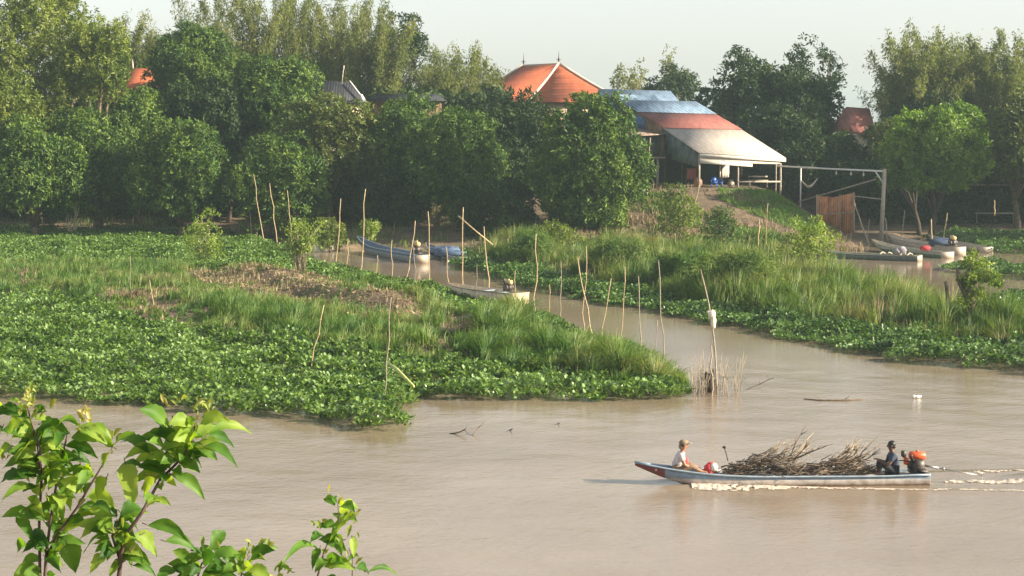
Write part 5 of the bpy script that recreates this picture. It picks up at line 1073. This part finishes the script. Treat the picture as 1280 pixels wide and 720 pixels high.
def person(label, pos, fx, s, pose, mats, hat=None, lean=.04, arms=None, scale=1.0):
    """seated figure; local x forward, y left, z up"""
    root = thing('person', label, 'person', pos); pos = np.array(pos, float)
    T = lambda p: pos + np.array([p[0] * fx, p[1] * s, p[2]]) * scale
    kn, an, toe = pose
    J = dict(pel=(0, 0, .10), wa=(-.02 + lean * .3, 0, .24), ch=(lean, 0, .40), ne=(lean * 1.4, 0, .53), hb_=(lean * 1.5 + .01, 0, .60), hm=(lean * 1.6 + .015, 0, .68), ht=(lean * 1.6, 0, .765))
    V, E, Rr = [], [], []
    def add(p, r_, par=None):
        V.append(T(p)); Rr.append(r_ * scale if not hasattr(r_, '__len__') else tuple(q * scale for q in r_)); 
        if par is not None: E.append((par, len(V) - 1))
        return len(V) - 1
    a = add(J['pel'], .135); b = add(J['wa'], .115, a); c = add(J['ch'], .125, b); n_ = add(J['ne'], .052, c); h1 = add(J['hb_'], .066, n_); h2 = add(J['hm'], .086, h1); h3 = add(J['ht'], .062, h2)
    ns = add((J['hm'][0] + .10, 0, J['hm'][2] - .015), .014, h2)
    arms = arms or {1: ((.13, .24, .26), (.36, .17, .24)), -1: ((.13, -.24, .26), (.36, -.17, .24))}
    sh = {}
    for sd_ in (1, -1):
        s1 = add((lean, sd_ * .155, .46), .062, c); el = add(arms[sd_][0], .044, s1); wr = add(arms[sd_][1], .03, el); sh[sd_] = (s1, el, wr)
        d = np.array(arms[sd_][1]) - np.array(arms[sd_][0]); d = d / np.linalg.norm(d); pm = add(np.array(arms[sd_][1]) + d * .05, (.036, .02), wr)
        for k, (off, ln) in enumerate(((-.03, .065), (-.01, .075), (.01, .07), (.028, .055))):
            f1 = add(np.array(arms[sd_][1]) + d * .085 + [0, off, 0], .010, pm); f2 = add(np.array(arms[sd_][1]) + d * (.085 + ln * .6) + [0, off, -.012], .009, f1); add(np.array(arms[sd_][1]) + d * (.085 + ln * .8) + [0, off, -.035], .008, f2)
        t1 = add(np.array(arms[sd_][1]) + d * .05 + [0, -sd_ * .045, .005], .011, pm); add(np.array(arms[sd_][1]) + d * .09 + [0, -sd_ * .055, -.01], .009, t1)
    lg = {}
    for sd_ in (1, -1):
        hp_ = add((.03, sd_ * .09, .09), .09, a); k_ = add((kn[0], sd_ * kn[1], kn[2]), .062, hp_); an_ = add((an[0], sd_ * an[1], an[2]), .038, k_); to = add((toe[0], sd_ * toe[1], toe[2]), .032, an_); lg[sd_] = (hp_, k_, an_, to)
    skin('body', V, E, Rr, mats[0], root)
    # shirt
    V0 = V[:]; V, E, Rr = [], [], []
    def raw(i, r_, par=None, dz=0):
        V.append(V0[i] + np.array([0, 0, dz])); Rr.append(r_ * scale)
        if par is not None: E.append((par, len(V) - 1))
        return len(V) - 1
    q1 = raw(a, .15, None, .03 * scale); q2 = raw(b, .135, q1); q3 = raw(c, .145, q2); q4 = raw(n_, .062, q3, -.03 * scale)
    for sd_ in (1, -1):
        s_ = raw(sh[sd_][0], .078, q3); V.append(V0[sh[sd_][0]] * .35 + V0[sh[sd_][1]] * .65); Rr.append(.062 * scale); E.append((s_, len(V) - 1))
    skin('shirt', V, E, Rr, mats[1], root)
    V, E, Rr = [], [], []
    q1 = raw(a, .152, None, -.01)
    for sd_ in (1, -1):
        h_ = raw(lg[sd_][0], .10, q1); k_ = raw(lg[sd_][1], .075, h_)
        V.append(V0[lg[sd_][1]] * .35 + V0[lg[sd_][2]] * .65); Rr.append(.055 * scale); E.append((k_, len(V) - 1))
    skin('trousers', V, E, Rr, mats[2], root)
    hc = T(J['hm']); mb = MB()
    mb.ball(hc + np.array([-.022 * fx, 0, .035]) * scale, np.array([.098, .094, .088]) * scale, 14, 10, .03, 5)
    if hat is None: mb.ball(hc + np.array([-.06 * fx, 0, -.01]) * scale, np.array([.06, .075, .07]) * scale, 10, 8, .05, 6)
    mb.build('hair', M['hair'], root, smooth=True)
    if hat:
        mb = MB(); mb.ball(hc + np.array([-.012 * fx, 0, .055]) * scale, np.array([.112, .108, .075]) * scale, 16, 10); mb.slab([hc + np.array(v) * scale for v in ((.06 * fx, -.08, .06), (.18 * fx, -.06, .045), (.18 * fx, .06, .045), (.06 * fx, .08, .06))], .012)
        mb.ball(hc + np.array([-.085 * fx, 0, -.03]) * scale, np.array([.045, .08, .08]) * scale, 10, 8, .05, 2); mb.build('cap', M['cap'], root, smooth=True)
    for sd_ in (1, -1):
        mb = MB(); mb.ball(hc + np.array([.078 * fx, sd_ * .032, .012]) * scale, .010 * scale, 8, 6); mb.build('eye', M['hair'], root)
        mb = MB(); mb.ball(hc + np.array([0, sd_ * .088, -.005]) * scale, np.array([.02, .012, .03]) * scale, 8, 6); mb.build('ear', mats[0], root, smooth=True)
    mb = MB(); mb.ball(hc + np.array([.080 * fx, 0, -.048]) * scale, np.array([.008, .024, .007]) * scale, 8, 5); mb.build('mouth', M['red_bow'], root)
    return root
zd = .225
person('person in off-white shirt and khaki cap seated at the bow, facing the branches', (4.45, BY - .12, .27), 1, -1, ((.33, .11, .20), (.60, .09, .06), (.72, .10, .05)), (M['skin'], M['shirt_white'], M['shorts_brown']), hat=True, lean=.10, scale=1.16,
       arms={1: ((.16, .22, .25), (.34, .08, .17)), -1: ((.18, -.21, .24), (.38, -.10, .18))})
c_ = np.array([4.45 + .24, BY - .14, .62]); mb = MB(); mb.ball(c_, (.075, .09, .11), 12, 9, .12, 2); mb.ball(c_ + [.02, 0, -.12], (.08, .1, .08), 10, 8, .15, 3)
mb.build('red_cloth_bundle', M['shirt_red'], loc=c_, smooth=True, label='red cloth bundle held against the chest of the person at the bow', cat='cloth')
person('dark-clothed person with black hair sitting knees up at the stern, facing forward', (10.32, BY - .14, .27), -1, 1, ((.34, .11, .29), (.36, .10, .04), (.46, .10, .03)), (M['skin_dark'], M['shirt_navy'], M['trousers_black']), lean=.04, scale=1.14,
       arms={1: ((.15, .22, .24), (.36, .10, .33)), -1: ((.17, -.22, .25), (.38, -.10, .34))})

# cargo
def branch_pile(label, x0, x1, zt, seed, up, lean_dir, n=170, spikes=10, cols=('bark_pale', 'bark')):
    g = np.random.default_rng(seed); cx = (x0 + x1) / 2; root = thing('branch_pile', label, 'branches', (cx, BY - .05, .23)); L_ = x1 - x0
    for part_i, (mt, m_) in enumerate(((cols[0], n // 2), (cols[1], n // 2))):
        mb = MB()
        for i in range(m_):
            u = g.uniform(-.5, .5); env = max(0, 1 - (2 * abs(u - .08 * lean_dir)) ** 1.6); z = .26 + zt * env * g.random() ** .9; ln = L_ * g.uniform(.14, .36); c = np.array([cx + u * L_ * .80, BY - .05 + g.normal() * .15, z])
            d = np.array([1, g.normal() * .22, g.normal() * .13 + lean_dir * .10 + up * .5 * env * g.random() ** 3]); d /= np.linalg.norm(d)
            k = g.normal(size=3) * .07; r_ = g.uniform(.008, .02); p = [c - d * ln / 2, c - d * ln / 6 + k, c + d * ln / 6 - k * .6, c + d * ln / 2 + k * .5]
            p = [np.array([q[0], q[1], max(q[2], .25)]) for q in p]; mb.tube(p, [r_ * 1.3, r_, r_ * .8, r_ * .35], 5)
            for _ in range(2):
                s_ = p[2] + (p[3] - p[2]) * g.random(); mb.tube([s_, s_ + d * ln * .2 + g.normal(size=3) * [.08, .06, .09]], [r_ * .5, r_ * .2], 4)
        mb.build('branches', M[mt], root, smooth=True)
    for i in range(spikes):
        mb = MB(); s_ = np.array([cx + lean_dir * L_ * g.uniform(-.05, .35), BY - .05 + g.normal() * .12, .35 + zt * .4]); d = np.array([lean_dir * g.uniform(.35, 1.1), g.normal() * .2, g.uniform(.35, .9)]); d /= np.linalg.norm(d); ln = up * g.uniform(.6, 1.5); k = g.normal(size=3) * .05
        q = s_ + d * ln; mb.tube([s_, s_ + d * ln * .45 + k, q], [.024, .017, .007], 5); m1 = s_ + d * ln * .45 + k
        for _ in range(3):
            t_ = m1 + (q - m1) * g.uniform(0, .6); mb.tube([t_, t_ + d * .18 + g.normal(size=3) * [.09, .08, .09]], [.012, .005], 4)
        mb.build('branch', M['bark_pale' if i % 2 else 'bark'], root, smooth=True)
M['bark_pale2'] = mat_simple('grey_bark', (.19, .16, .13), .9, .35, 6); M['bark_tan'] = mat_simple('tan_bark', (.25, .195, .15), .9, .3, 6)
branch_pile('front load of grey branches with tall forked twigs sticking up, nearer the bow', 5.30, 8.0, .52, 1, .90, 1, 210, 16, ('bark_pale2', 'bark'))
branch_pile('rear load of tan branches fanning out towards the stern', 7.45, 9.95, .44, 2, .68, 1, 190, 13, ('bark_tan', 'bark'))
mb = MB(); mb.tube([(5.85, BY, .6), (5.80, BY, .8), (5.75, BY, .97)], [.014, .014, .016], 5); mb.ball((5.75, BY, .98), (.05, .03, .04), 8, 6, .2, 3)
mb.build('upright_stick', M['wood_dark'], loc=(5.85, BY, .6), label='single dark upright stick poking up from the front end of the grey branches', cat='stick')
mb = MB(); mb.ball((5.33, BY - .1, .40), (.14, .16, .16), 12, 9, .12, 2); mb.ball((5.40, BY - .1, .52), (.12, .12, .07), 10, 7, .2, 3); rb = mb.build('red_bag', M['shirt_red'], loc=(5.33, BY - .1, .27), smooth=True, label='red and white bundled bag in front of the grey branches', cat='bag')
mb = MB(); mb.ball((5.45, BY - .16, .45), (.11, .12, .11), 12, 9, .2, 4); mb.ball((5.62, BY - .16, .33), (.10, .09, .07), 10, 7, .1, 5); mb.build('white_wrap', M['white_plastic'], rb, smooth=True)

# foam of the wake: clustered bubbles riding on the bow wave and the stern wash
g = np.random.default_rng(77)
m, nt, N, L, P = newmat('foam'); P.inputs['Base Color'].default_value = (.56, .48, .39, 1); P.inputs['Roughness'].default_value = .5; M['foam'] = m
V1, F1 = [], []; ico = MB().ball((0, 0, 0), 1, 7, 5); iv = np.vstack(ico.V); iq = np.vstack(ico.Q); it = np.vstack(ico.T)
V1 = []; F1 = []; cnt = 0
def foam(x0, x1, yc, hw, thr, seed, amp=.05, cell=.028):
    """lacy film of foam lying on the water: grid cells kept where the froth noise is dense"""
    global cnt
    nx = int((x1 - x0) / cell); ny = 26
    X = np.linspace(x0, x1, nx)[:, None] * np.ones((1, ny)); Tn = np.linspace(-1, 1, ny)[None] * np.ones((nx, 1)); Hw = hw(X); Y = yc(X) + Tn * Hw
    fr = fbm(X, Y, 4.5, seed, 3) * .55 + .6 * vnoise(X, Y, 17, seed) + .35 * vnoise(X, Y * .4, 1.3, seed + 2); dens = fr + 1.15 * (1 - np.abs(Tn) ** 1.5) - thr(X)
    Z = water_h(X.ravel(), Y.ravel()).reshape(X.shape) + .006 + amp * np.clip(dens, 0, 1) * (.55 + .45 * vnoise(X, Y, 14, seed + 5)) * np.exp(-np.clip(X - x0 - 1.2, 0, 99) / 3.5)
    V = np.stack([X, Y, Z], 2).reshape(-1, 3); ii, jj = np.nonzero((dens[:-1, :-1] > 0) & (dens[1:, 1:] > -.1)); k = ii * ny + jj
    V1.append(V); F1.append(np.stack([k, k + ny, k + ny + 1, k + 1], 1) + cnt); cnt += len(V)
foam(BX0 + 1.35, BX1 + .3, lambda x: BY - .62 - .075 * (x - BX0 - 1.35), lambda x: .22 + .26 * np.exp(-((x - BX0 - 2.4) / 1.4) ** 2), lambda x: .12 + .055 * (x - BX0 - 1.3), 11, .035)
foam(BX1 + .5, BX1 + 9, lambda x: BY + .02 + .05 * (x - BX1) + .08 * np.sin(x * 1.7), lambda x: .14 + .06 * (x - BX1), lambda x: .45 + .04 * (x - BX1), 12, .04)
foam(BX1 + .1, BX1 + 8, lambda x: BY - .95 - .10 * (x - BX1), lambda x: .22 + .03 * (x - BX1), lambda x: .98 + .03 * (x - BX1), 13, .02)
foam(BX1 + 1.6, BX1 + 9, lambda x: BY + 1.15 + .16 * (x - BX1), lambda x: .28 + 0 * x, lambda x: .85 + 0 * x, 14, .03)
foam(BX0 + 1.6, BX0 + 6.5, lambda x: BY + .7 + .20 * (x - BX0), lambda x: .10 + 0 * x, lambda x: .95 + .03 * (x - BX0), 15, .02)
put('wake_foam', np.vstack(V1), np.vstack(F1), M['foam'], loc=(7, BY, 0), smooth=True, kind='stuff')

# ------------------------------------------------------------------ foreground saplings
M['fg_leaf'] = mat_leaf('sapling_leaf', [(.03, .09, .015), (.065, .16, .022), (.13, .25, .035), (.27, .38, .06)], .5, .5, 6, tcol=(1.7, 1.6, .5), spec=.25, rnd=.75)
M['fg_young'] = mat_leaf('young_leaf', [(.15, .27, .04), (.26, .33, .07), (.42, .38, .15)], .45, .5, 8, tcol=(1.3, 1.1, .5)); M['fg_stem'] = mat_simple('sapling_stem', (.075, .045, .035), .6, .3, 20)
def big_leaf(mb, b, t, wd, g, droop=.12, roll=None):
    b = np.array(b, float); t = np.array(t, float); ax = t - b; Ln = np.linalg.norm(ax); ax /= Ln
    nrm = unit(np.array([g.normal() * .4, -1.0 + g.normal() * .45, .55 + g.normal() * .3]) if roll is None else np.array(roll, float)); S = unit(np.cross(ax, nrm)); Nn = np.cross(S, ax)
    V = []; wd = wd * 1.0; n = 14; pro = [0.06, .34, .58, .78, .9, .98, 1.0, .99, .93, .84, .72, .56, .38, .17, 0]
    for i in range(n + 1):
        f = i / n; c = b + ax * Ln * f + np.array([0, 0, 1]) * Ln * (.16 * math.sin(math.pi * f) - droop * f * f + droop * f) ; w_ = wd / 2 * pro[i]; wv = .05 * wd * math.sin(i * 1.3 + g.random()); rp = .028 * wd * (1 if i % 2 else -1); w_ *= 1 + .05 * g.normal()
        V += [c + S * w_ + Nn * (w_ * .35 + wv), c + S * w_ * .5 + Nn * (w_ * .14 + rp), c, c - S * w_ * .5 + Nn * (w_ * .14 + rp), c - S * w_ + Nn * (w_ * .35 - wv)]
    mb.add(V, [[5 * i + k, 5 * i + k + 1, 5 * i + k + 6, 5 * i + k + 5] for i in range(n) for k in range(4)])
def z2(p, Y): return D(p[0], p[1], Y)
def sapling(label, Y, stems, lvs, buds, seed, extra=20, base_px=(60, 900)):
    g = np.random.default_rng(seed); bp = D(base_px[0], base_px[1], Y); gz = hz(bp[0], Y); root = thing('sapling', label, 'sapling', (bp[0], Y, gz)); S_ = MB(); Lf = MB(); Yl = MB(); bottom = np.array([bp[0], Y, gz - .05])
    allp = []
    for st_, r_ in stems:
        P_ = [z2(p, Y + (g.normal() * .04)) for p in st_]
        if st_[0][1] > 715: P_ = [bottom + np.array([g.normal() * .03, g.normal() * .03, 0])] + P_
        r_ = r_ * .8; S_.tube(P_, [r_ * (1.25 - .75 * i / (len(P_) - 1)) for i in range(len(P_))], 7); allp.append(P_)
    for b, t, w_ in lvs:
        dy = g.normal() * .05; B = z2(b, Y + g.normal() * .03); T_ = z2(t, Y + dy + g.normal() * .05); big_leaf(Lf, B, B + (T_ - B) * g.uniform(.8, 1.0), w_ * .88 * Y / FPX, g)
        S_.tube([B + (B - T_) * .12, B + (T_ - B) * .03], .0016, 4)
    for k in range(extra):
        P_ = allp[g.integers(len(allp))]; i = g.integers(max(0, len(P_) - 5), len(P_) - 1); f = g.random(); c = P_[i] * (1 - f) + P_[i + 1] * f
        a = g.uniform(0, 6.283); d = np.array([math.cos(a), math.sin(a) * .6, g.uniform(-.45, .5)]); ln = g.uniform(.045, .115); big_leaf(Lf, c + d * .015, c + d * (ln + .015), ln * .46, g)
    for bx, by, m_ in buds:
        c = z2((bx, by), Y)
        for k in range(int(m_ * .6)):
            d = unit(g.normal(size=3) * [.8, .6, .5] + [0, 0, .7]); ln = g.uniform(.015, .05); c2 = c + g.normal(size=3) * [.018, .015, .016]; big_leaf(Yl, c2, c2 + d * ln, ln * .34, g)
    S_.build('stem', M['fg_stem'], root, smooth=True); Lf.build('leaves', M['fg_leaf'], root, smooth=True); Yl.build('young_leaves', M['fg_young'], root, smooth=True)
q = lambda x, y: (x / 3, 480 + y / 3)
def lv(*a): return [(q(*b), q(*t), w_ / 3) for b, t, w_ in a]
sapling('leafy sapling at the lower left corner with thin upright stems', 6.3,
        [([(50, 725), (49, 650), (52, 600), (50, 560), (40, 530), (34, 508)], .006), ([(56, 725), (58, 690), (66, 630), (76, 575), (84, 545)], .007), ([(57, 700), (72, 668), (96, 635), (120, 595), (142, 558)], .006), ([(52, 610), (48, 570), (45, 540)], .004)],
        lv(((90, 140), (18, 205), 60), ((130, 385), (0, 440), 40), ((85, 355), (-10, 375), 60), ((140, 505), (-5, 500), 55), ((60, 500), (135, 610), 50), ((100, 480), (170, 500), 60), ((200, 180), (315, 165), 36), ((330, 165), (425, 212), 50), ((250, 190), (200, 260), 60),
           ((245, 230), (375, 285), 50), ((230, 350), (272, 500), 62), ((210, 350), (150, 420), 55), ((200, 330), (130, 380), 50), ((170, 240), (40, 300), 40), ((10, 160), (-30, 235), 60), ((20, 90), (-20, 130), 40), ((300, 300), (290, 400), 55), ((345, 330), (280, 420), 50), ((110, 560), (190, 630), 55), ((170, 520), (235, 590), 45),
           ((120, 270), (60, 330), 50), ((150, 150), (210, 140), 30), ((180, 420), (240, 520), 70), ((60, 260), (-10, 290), 45), ((100, 600), (60, 640), 50), ((420, 235), (555, 232), 60), ((430, 240), (350, 200), 50), ((420, 260), (380, 330), 45), ((170, 650), (240, 720), 60)),
        [(34, 500, 26), (28, 515, 14), (48, 520, 16), (104, 525, 22), (42, 590, 14), (84, 600, 12), (142, 548, 8), (8, 572, 10)], 1, 120, (54, 900))
sapling('branching sapling with a long dark leaning stem, right of the corner one', 6.0,
        [([(148, 725), (152, 690), (160, 665), (178, 640), (200, 600), (208, 570), (213, 545), (216, 520)], .008), ([(203, 597), (225, 575), (240, 552), (244, 530)], .005), ([(150, 700), (140, 670), (148, 650)], .005)],
        lv(((640, 182), (498, 84), 74), ((775, 190), (955, 188), 44), ((770, 205), (895, 245), 44), ((765, 232), (895, 318), 50), ((650, 345), (785, 448), 56), ((470, 300), (505, 500), 88), ((620, 250), (540, 215), 50), ((640, 290), (740, 300), 60), ((620, 330), (500, 310), 60), ((560, 260), (440, 215), 60),
           ((640, 240), (700, 170), 50), ((690, 170), (740, 130), 40), ((600, 250), (460, 285), 50), ((580, 350), (530, 440), 44), ((540, 310), (420, 340), 40), ((400, 350), (355, 470), 56), ((450, 480), (522, 555), 50), ((430, 495), (325, 525), 40), ((340, 460), (440, 500), 40), ((430, 560), (305, 640), 56), ((500, 565), (600, 660), 76),
           ((555, 530), (745, 610), 56), ((620, 590), (760, 640), 50), ((720, 280), (760, 320), 40), ((450, 600), (500, 700), 60), ((250, 600), (290, 730), 95), ((480, 660), (400, 740), 50), ((400, 640), (330, 720), 50), ((500, 680), (600, 730), 40)),
        [(218, 507, 12), (245, 515, 18), (262, 512, 14), (236, 540, 10), (150, 668, 22), (160, 690, 10), (188, 600, 8)], 2, 88, (150, 900))
sapling('low shoot at the bottom edge between the branching sapling and the rightmost shoot', 6.4,
        [([(246, 725), (252, 705), (262, 690)], .005), ([(300, 725), (304, 710), (312, 695)], .004)],
        lv(((720, 680), (640, 620), 50), ((760, 690), (680, 740), 50), ((800, 620), (895, 700), 60), ((780, 640), (830, 700), 50), ((910, 690), (880, 640), 40), ((930, 690), (1000, 660), 40), ((940, 710), (1010, 730), 40), ((740, 660), (800, 610), 40), ((660, 700), (580, 740), 50)),
        [(316, 688, 20), (330, 690, 8), (264, 684, 8)], 3, 44, (270, 900))
q2 = lambda x, y: (280 + x / 4, 560 + y / 4)
sapling('rightmost small shoot rising alone above the bottom edge, with one arching narrow leaf', 6.6,
        [([(396, 725), (402, 700), (412, 672), (424, 650)], .0045), ([(424, 655), (423, 640), (422, 630)], .002), ([(440, 725), (441, 700), (436, 685)], .003)],
        [(q2(*b), q2(*t), w_ / 4) for b, t, w_ in (((480, 515), (280, 595), 46), ((640, 345), (520, 480), 56), ((500, 580), (625, 590), 66), ((720, 620), (890, 645), 34), ((480, 500), (435, 630), 50), ((640, 450), (650, 560), 50), ((560, 400), (490, 380), 50), ((500, 440), (420, 480), 60), ((600, 460), (530, 490), 40), ((660, 600), (740, 640), 60), ((560, 480), (600, 560), 50), ((340, 620), (240, 600), 30), ((520, 560), (440, 640), 60))],
        [(423, 628, 10), (440, 648, 14), (402, 668, 8), (436, 675, 10), (440, 700, 8), (346, 715, 16)], 4, 22, (400, 900))
